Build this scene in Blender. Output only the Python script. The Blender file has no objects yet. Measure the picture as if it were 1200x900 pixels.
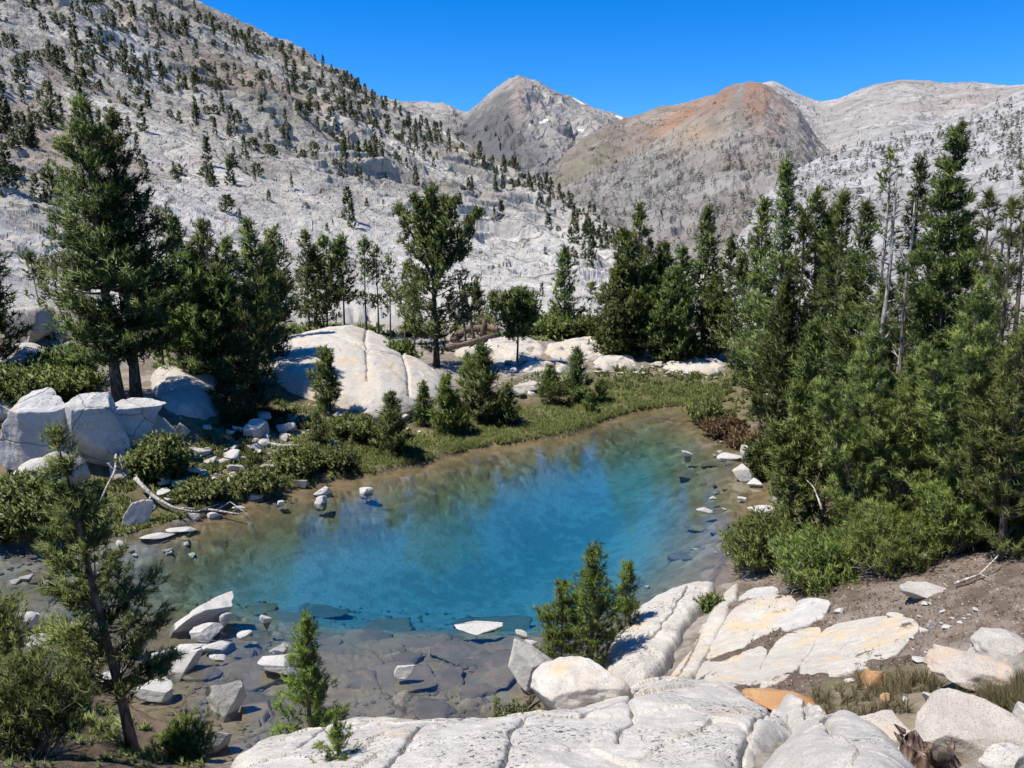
import bpy, bmesh, math, random
import numpy as np
from math import radians, sin, cos, tan, atan2, sqrt, pi

# ----------------------------------------------------------------- camera, world, sun, exposure
SC = bpy.context.scene
COL = SC.collection
F_PX, CX, CY, CAM_Z = 942.0, 600.0, 450.0, 9.0
PITCH = math.atan(160 / F_PX)
cam = bpy.data.cameras.new('camera')
cam.sensor_width = 36.0
cam.lens = 36.0 * F_PX / 1200.0
cam.clip_start = 0.1
cam.clip_end = 20000
co = bpy.data.objects.new('camera', cam)
COL.objects.link(co)
co.location = (0, 0, CAM_Z)
co.rotation_euler = (pi / 2 - PITCH, 0, 0)
SC.camera = co

SUN_EL, SUN_AZ = radians(63), radians(-108)      # azimuth measured from +Y towards +X
world = bpy.data.worlds.new('World')
SC.world = world
world.use_nodes = True
wn = world.node_tree.nodes
wl = world.node_tree.links
wn.clear()
sky = wn.new('ShaderNodeTexSky')
sky.sky_type = 'NISHITA'
sky.sun_disc = False
sky.sun_elevation = SUN_EL
sky.sun_rotation = SUN_AZ
sky.altitude = 3300
sky.air_density = 1.0
sky.dust_density = 0.1
sky.ozone_density = 3.0
hs = wn.new('ShaderNodeHueSaturation')
hs.inputs['Hue'].default_value = 0.508
hs.inputs['Saturation'].default_value = 1.42
hs.inputs['Value'].default_value = 1.12
bg = wn.new('ShaderNodeBackground')
bg.inputs['Strength'].default_value = 0.125
wo = wn.new('ShaderNodeOutputWorld')
wl.new(sky.outputs[0], hs.inputs['Color'])
wl.new(hs.outputs[0], bg.inputs['Color'])
wl.new(bg.outputs[0], wo.inputs['Surface'])

sl = bpy.data.lights.new('sun', 'SUN')
sl.energy = 4.3
sl.angle = radians(0.53)
sl.color = (1.0, 0.945, 0.85)
so = bpy.data.objects.new('sun', sl)
COL.objects.link(so)
so.rotation_euler = (pi / 2 - SUN_EL, 0, -SUN_AZ + pi)
SC.view_settings.view_transform = 'Standard'
SC.view_settings.look = 'None'
SC.view_settings.exposure = 0.68
SC.view_settings.gamma = 1.0
SC.view_settings.use_curve_mapping = False
SC.cycles.max_bounces = 6
SC.cycles.diffuse_bounces = 3
SC.cycles.glossy_bounces = 2
SC.cycles.transparent_max_bounces = 8
SC.cycles.use_adaptive_sampling = True
SC.cycles.adaptive_threshold = 0.015

rng = np.random.default_rng(11)
random.seed(5)

# ----------------------------------------------------------------- numeric helpers
def sstep(a, b, x):
    t = np.clip((np.asarray(x, float) - a) / (b - a), 0, 1)
    return t * t * (3 - 2 * t)

def _hash(ix, iy, iz, k):
    h = (ix.astype(np.uint32) * np.uint32(374761393) + iy.astype(np.uint32) * np.uint32(668265263)
         + iz.astype(np.uint32) * np.uint32(2246822519) + np.uint32((k * 3266489917) & 0xffffffff))
    h = (h ^ (h >> np.uint32(13))) * np.uint32(1274126177)
    h = (h ^ (h >> np.uint32(16))) * np.uint32(2246822519)
    return ((h ^ (h >> np.uint32(15))) & np.uint32(0xffffff)).astype(np.float32) / 16777215.0

def noise3(x, y, z, seed=0):
    x, y, z = (np.asarray(v, np.float64) for v in np.broadcast_arrays(x, y, z))
    xi, yi, zi = np.floor(x), np.floor(y), np.floor(z)
    fx, fy, fz = x - xi, y - yi, z - zi
    u, v, w = (f * f * f * (f * (f * 6 - 15) + 10) for f in (fx, fy, fz))
    ix, iy, iz = (a.astype(np.int64) & 0xffffffff for a in (xi, yi, zi))
    out = 0.0
    for dx in (0, 1):
        wx = u if dx else 1 - u
        for dy in (0, 1):
            wy = v if dy else 1 - v
            for dz in (0, 1):
                wz = w if dz else 1 - w
                jx, jy, jz = ix + dx, iy + dy, iz + dz
                gx = _hash(jx, jy, jz, seed * 3 + 1) * 2 - 1
                gy = _hash(jx, jy, jz, seed * 3 + 2) * 2 - 1
                gz = _hash(jx, jy, jz, seed * 3 + 3) * 2 - 1
                out = out + wx * wy * wz * (gx * (fx - dx) + gy * (fy - dy) + gz * (fz - dz))
    return out * 1.5

def fbm(x, y, z, oct=4, seed=0, gain=0.5, ridged=False):
    a, s, tot = 1.0, 1.0, 0.0
    for o in range(oct):
        n = noise3(x * s, y * s, z * s, seed + o * 7)
        if ridged:
            n = 0.6 - np.abs(n) * 2
        tot = tot + a * n
        a *= gain
        s *= 2.03
    return tot

def worley(x, y, seed=0):
    """distance to nearest and second cell point, and a random value of the cell"""
    x, y = np.asarray(x, float), np.asarray(y, float)
    xi, yi = np.floor(x), np.floor(y)
    ox = np.zeros(x.shape); oy = np.zeros(x.shape)
    d1 = np.full(x.shape, 9.0); d2 = np.full(x.shape, 9.0); cv = np.zeros(x.shape)
    z0 = np.zeros(x.shape, np.int64)
    for dx in (-1, 0, 1):
        for dy in (-1, 0, 1):
            jx = (xi + dx).astype(np.int64) & 0xffffffff
            jy = (yi + dy).astype(np.int64) & 0xffffffff
            qx = xi + dx + _hash(jx, jy, z0, seed + 1)
            qy = yi + dy + _hash(jx, jy, z0, seed + 2)
            d = np.hypot(qx - x, qy - y)
            c = _hash(jx, jy, z0, seed + 3)
            near = d < d1
            d2 = np.where(near, d1, np.minimum(d2, d))
            cv = np.where(near, c, cv)
            d1 = np.where(near, d, d1)
            ox = np.where(near, x - qx, ox); oy = np.where(near, y - qy, oy)
    worley.off = (ox, oy)
    return d1, d2, cv

def facet(x, y, seed=0, tilt=1.6):
    """broken rock: every cell a tilted plane of its own"""
    d1, d2, c = worley(x, y, seed)
    ox, oy = worley.off
    a = c * 6.2832 * 7.13
    return (c - .5) * .7 + tilt * .5 * (np.cos(a) * ox + np.sin(a) * oy)

def poly_sdf(x, y, P):
    """signed distance to a polygon, positive inside"""
    P = np.asarray(P, float)
    x, y = np.asarray(x, float), np.asarray(y, float)
    best = np.full(x.shape, 1e18)
    inside = np.zeros(x.shape, bool)
    n = len(P)
    for i in range(n):
        ax, ay = P[i]; bx, by = P[(i + 1) % n]
        ex, ey = bx - ax, by - ay
        t = np.clip(((x - ax) * ex + (y - ay) * ey) / (ex * ex + ey * ey + 1e-12), 0, 1)
        best = np.minimum(best, (x - ax - t * ex) ** 2 + (y - ay - t * ey) ** 2)
        c = ((ay > y) != (by > y))
        with np.errstate(divide='ignore', invalid='ignore'):
            c &= x < ex * (y - ay) / (ey if ey else 1e-12) + ax
        inside ^= c
    d = np.sqrt(best)
    return np.where(inside, d, -d)

def line_dist(x, y, P):
    best = np.full(np.shape(x), 1e18)
    for (ax, ay), (bx, by) in zip(P[:-1], P[1:]):
        ex, ey = bx - ax, by - ay
        t = np.clip(((x - ax) * ex + (y - ay) * ey) / (ex * ex + ey * ey + 1e-12), 0, 1)
        best = np.minimum(best, (x - ax - t * ex) ** 2 + (y - ay - t * ey) ** 2)
    return np.sqrt(best)

def smooth_poly(P, it=2):
    P = np.asarray(P, float)
    for _ in range(it):
        Q = np.roll(P, -1, 0)
        P = np.stack([P * .75 + Q * .25, P * .25 + Q * .75], 1).reshape(-1, 2)
    return P

# ----------------------------------------------------------------- camera geometry (the survey of the place)
CP, SP = cos(PITCH), sin(PITCH)
def ray(px, py):
    a, b = (np.asarray(px, float) - CX) / F_PX, (CY - np.asarray(py, float)) / F_PX
    return a, CP + b * SP, -SP + b * CP

def at_z(px, py, z):
    dx, dy, dz = ray(px, py)
    t = (z - CAM_Z) / dz
    return dx * t, dy * t

def to_px(x, y, z):
    zz = z - CAM_Z
    dep = y * CP - zz * SP
    dep = np.where(np.abs(dep) < 1e-3, 1e-3, dep)
    return CX + F_PX * x / dep, CY - F_PX * (y * SP + zz * CP) / dep

def z_at(x, y, py):
    """height at (x, y) that shows at picture row py"""
    b = (CY - py) / F_PX
    return CAM_Z + y * (b * CP - SP) / (CP + b * SP)

# ----------------------------------------------------------------- object helpers
def tag(o, label=None, cat=None, group=None, kind=None):
    if label: o['label'] = label
    if cat: o['category'] = cat
    if group: o['group'] = group
    if kind: o['kind'] = kind
    return o

def mk_mesh(name, V, faces, smooth=False, attrs=None):
    """faces: list of (M,k) integer arrays"""
    V = np.asarray(V, np.float32)
    faces = [np.asarray(f, np.int32) for f in faces if len(f)]
    me = bpy.data.meshes.new(name)
    me.vertices.add(len(V))
    me.vertices.foreach_set('co', V.ravel())
    idx = np.concatenate([f.ravel() for f in faces])
    tot = np.concatenate([np.full(len(f), f.shape[1], np.int32) for f in faces])
    st = np.concatenate([[0], np.cumsum(tot)[:-1]]).astype(np.int32)
    me.loops.add(len(idx))
    me.loops.foreach_set('vertex_index', idx)
    me.polygons.add(len(tot))
    me.polygons.foreach_set('loop_start', st)
    me.polygons.foreach_set('loop_total', tot)
    me.polygons.foreach_set('use_smooth', np.full(len(tot), smooth, bool))
    if attrs:
        for k, (dom, typ, arr) in attrs.items():
            at = me.attributes.new(k, typ, dom)
            arr = np.asarray(arr, np.float32)
            if typ == 'FLOAT':
                at.data.foreach_set('value', arr.ravel())
            else:
                at.data.foreach_set('color', arr.ravel())
    me.update()
    me.validate()
    return me

def link(name, me, mat=None, parent=None, loc=(0, 0, 0)):
    o = bpy.data.objects.new(name, me)
    COL.objects.link(o)
    if mat is not None and me is not None and not me.materials:
        me.materials.append(mat)
    o.location = loc
    if parent: o.parent = parent
    return o

def grid_faces(nv, nu):
    i = np.arange(nv * nu).reshape(nv, nu)
    return np.stack([i[:-1, :-1], i[:-1, 1:], i[1:, 1:], i[1:, :-1]], -1).reshape(-1, 4)

def tube(points, radii, sides=6):
    """vertices and faces of a tapering tube along a polyline"""
    P = np.asarray(points, float); R = np.asarray(radii, float)
    T = np.gradient(P, axis=0)
    T /= np.linalg.norm(T, axis=1, keepdims=True) + 1e-9
    ref = np.array([0.31, 0.17, 0.93]) if abs(T[0, 2]) < 0.8 else np.array([1.0, 0.2, 0.05])
    A = np.cross(T, ref); A /= np.linalg.norm(A, axis=1, keepdims=True) + 1e-9
    B = np.cross(T, A)
    th = np.linspace(0, 2 * pi, sides, endpoint=False)
    V = P[:, None] + R[:, None, None] * (np.cos(th)[None, :, None] * A[:, None] + np.sin(th)[None, :, None] * B[:, None])
    n = len(P)
    i = np.arange(n * sides).reshape(n, sides)
    j = np.roll(i, -1, 1)
    Fq = np.stack([i[:-1], j[:-1], j[1:], i[1:]], -1).reshape(-1, 4)
    caps = [i[0][::-1][None], i[-1][None]]
    return V.reshape(-1, 3), Fq, caps

class Tubes:
    def __init__(s): s.V = []; s.F = []; s.C = {}; s.n = 0
    def add(s, pts, rad, sides=6):
        v, f, caps = tube(pts, rad, sides)
        s.V.append(v); s.F.append(f + s.n)
        s.C.setdefault(sides, []).extend([c + s.n for c in caps])
        s.n += len(v)
    def mesh(s, name, smooth=True):
        return mk_mesh(name, np.concatenate(s.V), [np.concatenate(s.F)] + [np.concatenate(c) for c in s.C.values()], smooth)

# ----------------------------------------------------------------- material helpers
class NT:
    def __init__(s, name):
        s.m = bpy.data.materials.new(name); s.m.use_nodes = True
        s.n = s.m.node_tree.nodes; s.l = s.m.node_tree.links
        s.n.clear()
        s.out = s.n.new('ShaderNodeOutputMaterial')
        s.geo = s.n.new('ShaderNodeNewGeometry')
    def node(s, t, **kw):
        nd = s.n.new(t)
        for k, v in kw.items(): setattr(nd, k, v)
        return nd
    def lk(s, a, b): s.l.new(a, b)
    def val(s, sock, v):
        if hasattr(v, 'links'): s.lk(v, sock)
        else: sock.default_value = v
    def noise(s, scale, detail=4, rough=0.55, vec=None, dist=0.0):
        nd = s.node('ShaderNodeTexNoise')
        nd.inputs['Scale'].default_value = scale; nd.inputs['Detail'].default_value = detail
        nd.inputs['Roughness'].default_value = rough; nd.inputs['Distortion'].default_value = dist
        s.lk(vec or s.geo.outputs['Position'], nd.inputs['Vector'])
        return nd.outputs['Fac']
    def voro(s, scale, feature='F1', vec=None, out='Distance', rnd=1.0):
        nd = s.node('ShaderNodeTexVoronoi', feature=feature)
        nd.inputs['Scale'].default_value = scale
        nd.inputs['Randomness'].default_value = rnd
        s.lk(vec or s.geo.outputs['Position'], nd.inputs['Vector'])
        return nd.outputs[out]
    def mapr(s, v, a, b, c=0.0, d=1.0, smooth=True):
        nd = s.node('ShaderNodeMapRange')
        if smooth: nd.interpolation_type = 'SMOOTHSTEP'
        s.lk(v, nd.inputs['Value'])
        for i, q in zip((1, 2, 3, 4), (a, b, c, d)): nd.inputs[i].default_value = q
        return nd.outputs[0]
    def math(s, op, a, b=0.0, clamp=False):
        nd = s.node('ShaderNodeMath', operation=op); nd.use_clamp = clamp
        s.val(nd.inputs[0], a); s.val(nd.inputs[1], b)
        return nd.outputs[0]
    def mix(s, fac, a, b, blend='MIX'):
        nd = s.node('ShaderNodeMix', data_type='RGBA', blend_type=blend)
        s.val(nd.inputs[0], fac)
        for sock, v in ((nd.inputs[6], a), (nd.inputs[7], b)):
            if hasattr(v, 'links'): s.lk(v, sock)
            else: sock.default_value = (*v, 1)
        return nd.outputs[2]
    def attr(s, name, out='Fac'):
        nd = s.node('ShaderNodeAttribute'); nd.attribute_name = name
        return nd.outputs[out]
    def bump(s, h, strength, dist, normal=None):
        nd = s.node('ShaderNodeBump')
        nd.inputs['Strength'].default_value = strength; nd.inputs['Distance'].default_value = dist
        s.lk(h, nd.inputs['Height'])
        if normal: s.lk(normal, nd.inputs['Normal'])
        return nd.outputs[0]
    def principled(s, color, rough=0.8, normal=None, spec=0.3):
        p = s.node('ShaderNodeBsdfPrincipled')
        s.val(p.inputs['Base Color'], color if hasattr(color, 'links') else (*color, 1))
        s.val(p.inputs['Roughness'], rough)
        p.inputs['Specular IOR Level'].default_value = spec
        if normal: s.lk(normal, p.inputs['Normal'])
        s.lk(p.outputs[0], s.out.inputs['Surface'])
        return p

def mat_granite(name, base=(.50, .468, .41), alt=(.41, .378, .325), lichen=0.3, stain=0.1, stain_col=(.50, .30, .14), scale=1.0, crack=0.0, bump=0.6, wet=False):
    t = NT(name)
    big = t.noise(0.9 * scale, 4)
    c = t.mix(t.mapr(big, .35, .68), base, alt)
    pat = t.noise(4.5 * scale, 4, .6)
    c = t.mix(t.mapr(pat, .38, .66, .28, 0.0), c, tuple(x * .45 for x in base))
    sp = t.noise(55 * scale, 2, .7)
    c = t.mix(t.mapr(sp, .54, .66), c, tuple(x * .48 for x in base))
    sp3 = t.noise(21 * scale, 3, .7)
    c = t.mix(t.mapr(sp3, .55, .70, 0, .6), c, tuple(x * .55 for x in base))
    sp2 = t.noise(90 * scale, 1, .5)
    c = t.mix(t.math('MULTIPLY', t.mapr(sp2, .60, .72), .6), c, (min(1, base[0] * 1.25), min(1, base[1] * 1.25), min(1, base[2] * 1.25)))
    if stain:
        sn = t.noise(1.3 * scale, 5, .6, dist=.6)
        c = t.mix(t.mapr(sn, .66 - .3 * stain, .82 - .22 * stain), c, stain_col)
    if lichen:
        zone = t.mapr(t.noise(1.1 * scale, 3, .6), .62 - .25 * lichen, .74 - .25 * lichen)
        blot = t.mapr(t.noise(16 * scale, 4, .65), .56, .62)
        blot2 = t.mapr(t.noise(34 * scale, 3, .6), .60, .66)
        m = t.math('MULTIPLY', zone, t.math('MAXIMUM', blot, blot2))
        c = t.mix(m, c, (.075, .072, .068))
    h1 = t.noise(3.5 * scale, 6, .62)
    h2 = t.noise(38 * scale, 4, .6)
    h = t.math('ADD', t.math('MULTIPLY', h1, 1.0), t.math('MULTIPLY', h2, .12))
    if crack:
        wv = t.node('ShaderNodeVectorMath', operation='MULTIPLY_ADD')
        nz = t.node('ShaderNodeTexNoise'); nz.inputs['Scale'].default_value = 1.1 * scale
        t.lk(t.geo.outputs['Position'], nz.inputs['Vector'])
        t.lk(nz.outputs['Color'], wv.inputs[0]); wv.inputs[1].default_value = (.5, .5, .5)
        t.lk(t.geo.outputs['Position'], wv.inputs[2])
        e = t.voro(crack, 'DISTANCE_TO_EDGE', vec=wv.outputs[0])
        ck = t.mapr(e, .0, .022)
        h = t.math('ADD', h, t.math('MULTIPLY', ck, .35))
        c = t.mix(t.mapr(e, .0, .012, .75, 0.0), c, (.10, .085, .07))
    if wet:
        sx = t.node('ShaderNodeSeparateXYZ'); t.lk(t.geo.outputs['Position'], sx.inputs[0])
        lvl = t.math('ADD', sx.outputs['Z'], t.math('MULTIPLY', t.noise(5, 3), -.10))
        c = t.mix(t.mapr(lvl, -.085, -.035, .8, 0.0), c, (.10, .085, .062))
    t.principled(c, .85, t.bump(h, bump, .06), .2)
    return t.m

def mat_foliage(name, dark, mid, light, trans=.30):
    t = NT(name)
    a = t.attr('tint')
    r = t.node('ShaderNodeValToRGB')
    r.color_ramp.elements[0].color = (*dark, 1); r.color_ramp.elements[0].position = 0.05
    r.color_ramp.elements[1].color = (*light, 1); r.color_ramp.elements[1].position = .98
    e = r.color_ramp.elements.new(.5); e.color = (*mid, 1)
    t.lk(a, r.inputs[0])
    oi = t.node('ShaderNodeObjectInfo')
    c = t.node('ShaderNodeHueSaturation')
    t.lk(t.mapr(oi.outputs['Random'], 0, 1, .485, .515, False), c.inputs['Hue'])
    t.lk(t.mapr(oi.outputs['Random'], 0, 1, .70, 1.32, False), c.inputs['Value'])
    t.lk(r.outputs[0], c.inputs['Color'])
    d = t.node('ShaderNodeBsdfPrincipled')
    t.lk(c.outputs[0], d.inputs['Base Color']); d.inputs['Roughness'].default_value = .55
    d.inputs['Specular IOR Level'].default_value = .35
    tr = t.node('ShaderNodeBsdfTranslucent'); t.lk(c.outputs[0], tr.inputs['Color'])
    mx = t.node('ShaderNodeMixShader'); mx.inputs[0].default_value = trans
    t.lk(d.outputs[0], mx.inputs[1]); t.lk(tr.outputs[0], mx.inputs[2])
    t.lk(mx.outputs[0], t.out.inputs['Surface'])
    return t.m

def mat_bark(name, a, b, scale=9):
    t = NT(name)
    tc = t.node('ShaderNodeMapping'); tc.inputs['Scale'].default_value = (1, 1, .28)
    t.lk(t.geo.outputs['Position'], tc.inputs['Vector'])
    n = t.noise(scale, 5, .65, tc.outputs[0])
    v = t.voro(scale * 1.6, vec=tc.outputs[0])
    c = t.mix(t.mapr(n, .35, .65), a, b)
    c = t.mix(t.mapr(v, .45, .75), c, tuple(x * .5 for x in a))
    t.principled(c, .9, t.bump(t.math('ADD', n, v), .8, .04), .15)
    return t.m

M = {}
M['granite'] = mat_granite('pale granite', lichen=.35, stain=.25, stain_col=(.50, .37, .24))
M['granite_clean'] = mat_granite('clean white granite', (.53, .51, .465), (.45, .425, .38), lichen=0, stain=.12, stain_col=(.5, .42, .30), wet=True)
M['granite_block'] = mat_granite('jointed block granite', (.54, .525, .485), (.45, .425, .38), lichen=.5, stain=.3, stain_col=(.46, .34, .22), crack=.42, bump=.9)
M['granite_lichen'] = mat_granite('lichen spotted granite', (.53, .495, .435), (.46, .425, .365), lichen=.62, stain=.2, stain_col=(.5, .38, .25))
M['granite_slab'] = mat_granite('cracked slab granite', (.54, .50, .43), (.47, .425, .355), lichen=.12, stain=.50, stain_col=(.53, .40, .25))
M['granite_tan'] = mat_granite('tan granite', (.46, .42, .36), (.40, .345, .285), lichen=.25, stain=.4, stain_col=(.46, .33, .22))
M['granite_orange'] = mat_granite('rust stained granite', (.45, .29, .155), (.40, .22, .095), lichen=0.1, stain=.7, stain_col=(.36, .17, .07))
M['granite_wet'] = mat_granite('dark wet rock', (.14, .118, .085), (.09, .078, .058), lichen=0, stain=.4, stain_col=(.20, .145, .085))
M['pine'] = mat_foliage('pine needles', (.046, .074, .016), (.104, .148, .034), (.215, .245, .060))
M['pine_dark'] = mat_foliage('dark pine needles', (.036, .058, .015), (.092, .126, .030), (.190, .218, .054))
M['pine_light'] = mat_foliage('whitebark pine needles', (.066, .098, .022), (.158, .202, .048), (.305, .325, .088))
M['pine_fresh'] = mat_foliage('fresh sapling needles', (.056, .098, .013), (.130, .195, .026), (.225, .280, .046))
M['shrub'] = mat_foliage('heath leaves', (.074, .096, .026), (.136, .172, .046), (.235, .250, .085))
M['red_shrub'] = mat_foliage('reddish leaves', (.10, .075, .036), (.17, .105, .055), (.15, .165, .055))
M['grass'] = mat_foliage('meadow grass', (.085, .115, .030), (.150, .185, .048), (.250, .235, .085), .3)
M['dry_grass'] = mat_foliage('dry grass', (.090, .090, .035), (.150, .130, .060), (.250, .190, .100), .3)
M['litter'] = mat_foliage('dry needles and twigs', (.075, .05, .035), (.16, .105, .07), (.34, .28, .22), .0)
M['pine_far'] = mat_foliage('far conifer needles', (.036, .052, .020), (.062, .084, .030), (.100, .118, .044), .15)
M['bark'] = mat_bark('pine bark', (.16, .115, .085), (.24, .19, .15))
M['bark_dark'] = mat_bark('dark pine bark', (.085, .065, .05), (.14, .11, .085))
M['bark_pale'] = mat_bark('weathered grey bark', (.30, .27, .24), (.42, .38, .33))
M['deadwood'] = mat_bark('bleached dead wood', (.40, .36, .31), (.55, .51, .45), 12)
M['rotwood'] = mat_bark('rotten brown wood', (.13, .085, .06), (.34, .25, .19), 14)
#--TERRAIN--
# ----------------------------------------------------------------- terrain height model
POND_PX = [(-260, 668), (-120, 650), (0, 640), (60, 638), (120, 632), (150, 634), (190, 634), (238, 606), (272, 594), (300, 583),
           (345, 575), (400, 563), (470, 551), (520, 537), (560, 526), (610, 519), (660, 513), (690, 503), (708, 493), (740, 484),
           (790, 477), (808, 478), (812, 494), (840, 508), (866, 520), (892, 528), (884, 546), (894, 566), (905, 590), (893, 612),
           (880, 640), (868, 668), (852, 688), (800, 700), (760, 716), (722, 745), (690, 790), (652, 812), (628, 846), (560, 862),
           (520, 858), (455, 866), (400, 872), (300, 892), (255, 896), (225, 868), (180, 838), (110, 812), (40, 790), (-60, 770), (-300, 780)]
POND = smooth_poly(np.stack(at_z(*np.array(POND_PX, float).T, 0.0), 1), 2)
DEEP_PX = [(170, 660), (250, 628), (335, 606), (400, 592), (470, 575), (540, 556), (620, 538), (700, 516), (750, 498), (782, 505),
           (798, 530), (808, 570), (802, 620), (785, 655), (745, 685), (700, 706), (640, 722), (560, 716), (480, 714), (400, 714), (335, 708), (270, 690), (210, 690)]
DEEP = smooth_poly(np.stack(at_z(*np.array(DEEP_PX, float).T, 0.0), 1), 2)

CTRL = [  # picture column, row, height above the water
    (0, 620, .35), (100, 600, .5), (0, 560, 1.2), (40, 580, .8), (60, 480, 2.6), (0, 450, 3.2), (140, 472, 2.9), (250, 490, 1.9),
    (330, 480, 1.6), (300, 540, .7), (200, 575, .6), (230, 520, 1.4), (400, 500, 1.1), (400, 535, .5), (470, 490, .9), (470, 525, .45), (560, 480, .7),
    (650, 470, .55), (650, 493, .3), (700, 450, .8), (800, 450, .5), (840, 440, .7), (850, 420, 1.1), (760, 412, 1.4), (650, 402, 1.7),
    (560, 402, 1.9), (512, 428, 1.5), (420, 402, 2.0), (300, 432, 2.9), (200, 432, 3.3), (100, 402, 4.3), (40, 392, 4.8), (-40, 385, 5.2),
    (-100, 560, 1.2), (-100, 470, 3.4), (-250, 600, 1.0), (-250, 480, 3.8), (420, 380, 2.3), (560, 380, 2.2), (700, 385, 1.8), (200, 390, 4.0), (0, 365, 5.6),
    (860, 468, .3), (890, 505, .55), (915, 560, .6), (930, 520, 1.0), (950, 480, 1.7), (1000, 480, 2.4), (1100, 490, 3.0), (1200, 480, 3.8), (1300, 500, 4.2),
    (925, 605, .7), (1000, 640, 1.6), (1100, 640, 2.5), (1190, 640, 3.1), (1300, 660, 3.8), (900, 655, .6), (880, 690, .6), (960, 690, 1.5), (1060, 665, 2.1),
    (1090, 705, 2.6), (1200, 700, 3.3), (870, 725, 1.0), (800, 745, .6), (990, 745, 1.8), (850, 795, 1.6), (780, 800, 1.1), (1000, 800, 2.5), (1100, 760, 2.9), (1190, 760, 3.5),
    (940, 832, 2.7), (1000, 872, 3.7), (1100, 850, 3.9), (1190, 850, 4.3), (1300, 760, 4.0), (1300, 880, 5), (800, 880, 3.4), (740, 832, 2.5), (690, 838, 2.0), (700, 890, 3.3), (600, 872, 2.5), (640, 852, 1.7),
    (540, 892, 3.0), (540, 868, 2.0), (450, 880, 2.0), (440, 898, 2.9), (330, 890, 1.4), (300, 905, 1.9), (150, 882, 1.3), (80, 850, 1.6), (0, 802, 1.2), (0, 900, 3.2), (100, 902, 2.4), (220, 900, 1.4),
    (-150, 800, 1.4), (-150, 900, 3.2), (1000, 440, 2.6), (920, 430, 1.6), (1100, 420, 3.6), (1200, 400, 4.5), (900, 400, 1.6), (1000, 390, 2.8), (800, 400, 1.4)]
CTRL = np.array(CTRL)
cxy = np.stack(at_z(CTRL[:, 0], CTRL[:, 1], CTRL[:, 2]), 1)
extra = np.array([(0, .8, 7.0), (-3, 2.5, 5.4), (3.5, 2.5, 6.4), (0, 3.5, 5.6), (1.5, 5.2, 4.7), (-2, 5, 4.3), (4.2, 5.2, 5.3), (-6, 3, 5.5), (8, 4, 6.5), (0, -4, 7.6), (-20, 5, 4), (20, 8, 6),
                  (0, 110, 2.0), (-40, 110, 3), (40, 110, 3), (-90, 90, 6), (90, 90, 8), (-60, 40, 5.5), (60, 40, 7)], float)
cxy = np.concatenate([cxy, extra[:, :2]])
cz = np.concatenate([CTRL[:, 2], extra[:, 2]])
def lp(x, y):
    r = np.hypot(x, y + 1.0) + .3
    return np.arctan2(x, y + 1.0) * 3.0, np.log(r) * 3.0
def _k(d2): return .5 * d2 * np.log(d2 + 1e-9)
ca, cr = lp(cxy[:, 0], cxy[:, 1])
n = len(ca)
A = np.zeros((n + 3, n + 3))
A[:n, :n] = _k((ca[:, None] - ca) ** 2 + (cr[:, None] - cr) ** 2) + np.eye(n) * .015
A[:n, n:] = np.stack([np.ones(n), ca, cr], 1)
A[n:, :n] = A[:n, n:].T
W = np.linalg.solve(A, np.concatenate([cz, [0, 0, 0]]))
def tps(x, y):
    a, r = lp(np.asarray(x, float), np.asarray(y, float))
    out = W[n] + W[n + 1] * a + W[n + 2] * r
    for i in range(n):
        out = out + W[i] * _k((a - ca[i]) ** 2 + (r - cr[i]) ** 2)
    return out

def height(x, y):
    x = np.asarray(x, float); y = np.asarray(y, float)
    r = np.hypot(x, y)
    h = np.clip(tps(x, y), .02, 8)
    far = sstep(70, 115, r)
    h = h * (1 - far) + (2.2 - np.clip(r - 100, 0, 1e9) * .035) * far
    sd = poly_sdf(x, y, POND)                      # positive inside the pond
    edge = noise3(x * .9, y * .9, 0, 4) * .16 + noise3(x * 2.7, y * 2.7, 0, 5) * .12
    sd = sd + edge * np.exp(-np.abs(sd) / 2.0)
    out = np.clip(-sd, 0, None)
    land = .03 + .22 * sstep(0, .35, out) + np.clip(h - .2, 0, None) * sstep(0.0, 2.2, out)
    tl = sstep(58, 80, r) * (facet(x * .45, y * .40, 71) * 1.0 + facet(x * 1.2, y * 1.1, 72) * .45)
    land = land + np.where(r > 55, tl, 0)
    rough = fbm(x * .55, y * .55, 0, 4, 9) * .16 + fbm(x * 2.4, y * 2.4, 3, 3, 12) * .05
    land = land + rough * sstep(0, 2.5, out) * (1 + np.clip(r - 60, 0, 60) * .02)
    dd = poly_sdf(x, y, DEEP) + noise3(x * .3, y * .3, 0, 21) * .35
    dep = .04 + .14 * sstep(0, 1.3, sd) + .12 * sstep(1, 4, sd) + 2.1 * sstep(-2.0, 5.0, dd)
    dep = dep + fbm(x * .7, y * .7, 1, 3, 31) * .08 * sstep(.4, 1.5, sd)
    return np.where(sd > 0, -np.clip(dep, .02, 3), np.clip(land, .02, None)) if True else None

# polar ground grid round the standpoint
rr = np.concatenate([np.geomspace(.8, 6, 60, endpoint=False), np.geomspace(6, 60, 520, endpoint=False), np.geomspace(60, 9000, 130)])
aa = np.concatenate([np.radians(np.linspace(-80, -39, 60, endpoint=False)), np.radians(np.linspace(-39, 39, 760, endpoint=False)), np.radians(np.linspace(39, 80, 61))])
RG, AG = np.meshgrid(rr, aa, indexing='ij')
XG, YG = RG * np.sin(AG), RG * np.cos(AG)
ZG = height(XG, YG)
def blur_axis(A, k, ax):
    n_ = A.shape[ax]; B = np.cumsum(np.concatenate([np.zeros_like(np.take(A, [0], ax)), np.take(A, np.clip(np.arange(-k, n_ + k), 0, n_ - 1), ax)], ax), ax)
    return (np.take(B, np.arange(2 * k + 1, n_ + 2 * k + 1), ax) - np.take(B, np.arange(0, n_), ax)) / (2 * k + 1)
_b = ZG.copy()
for _ in range(3): _b = blur_axis(blur_axis(_b, 11, 0), 13, 1)
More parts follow.
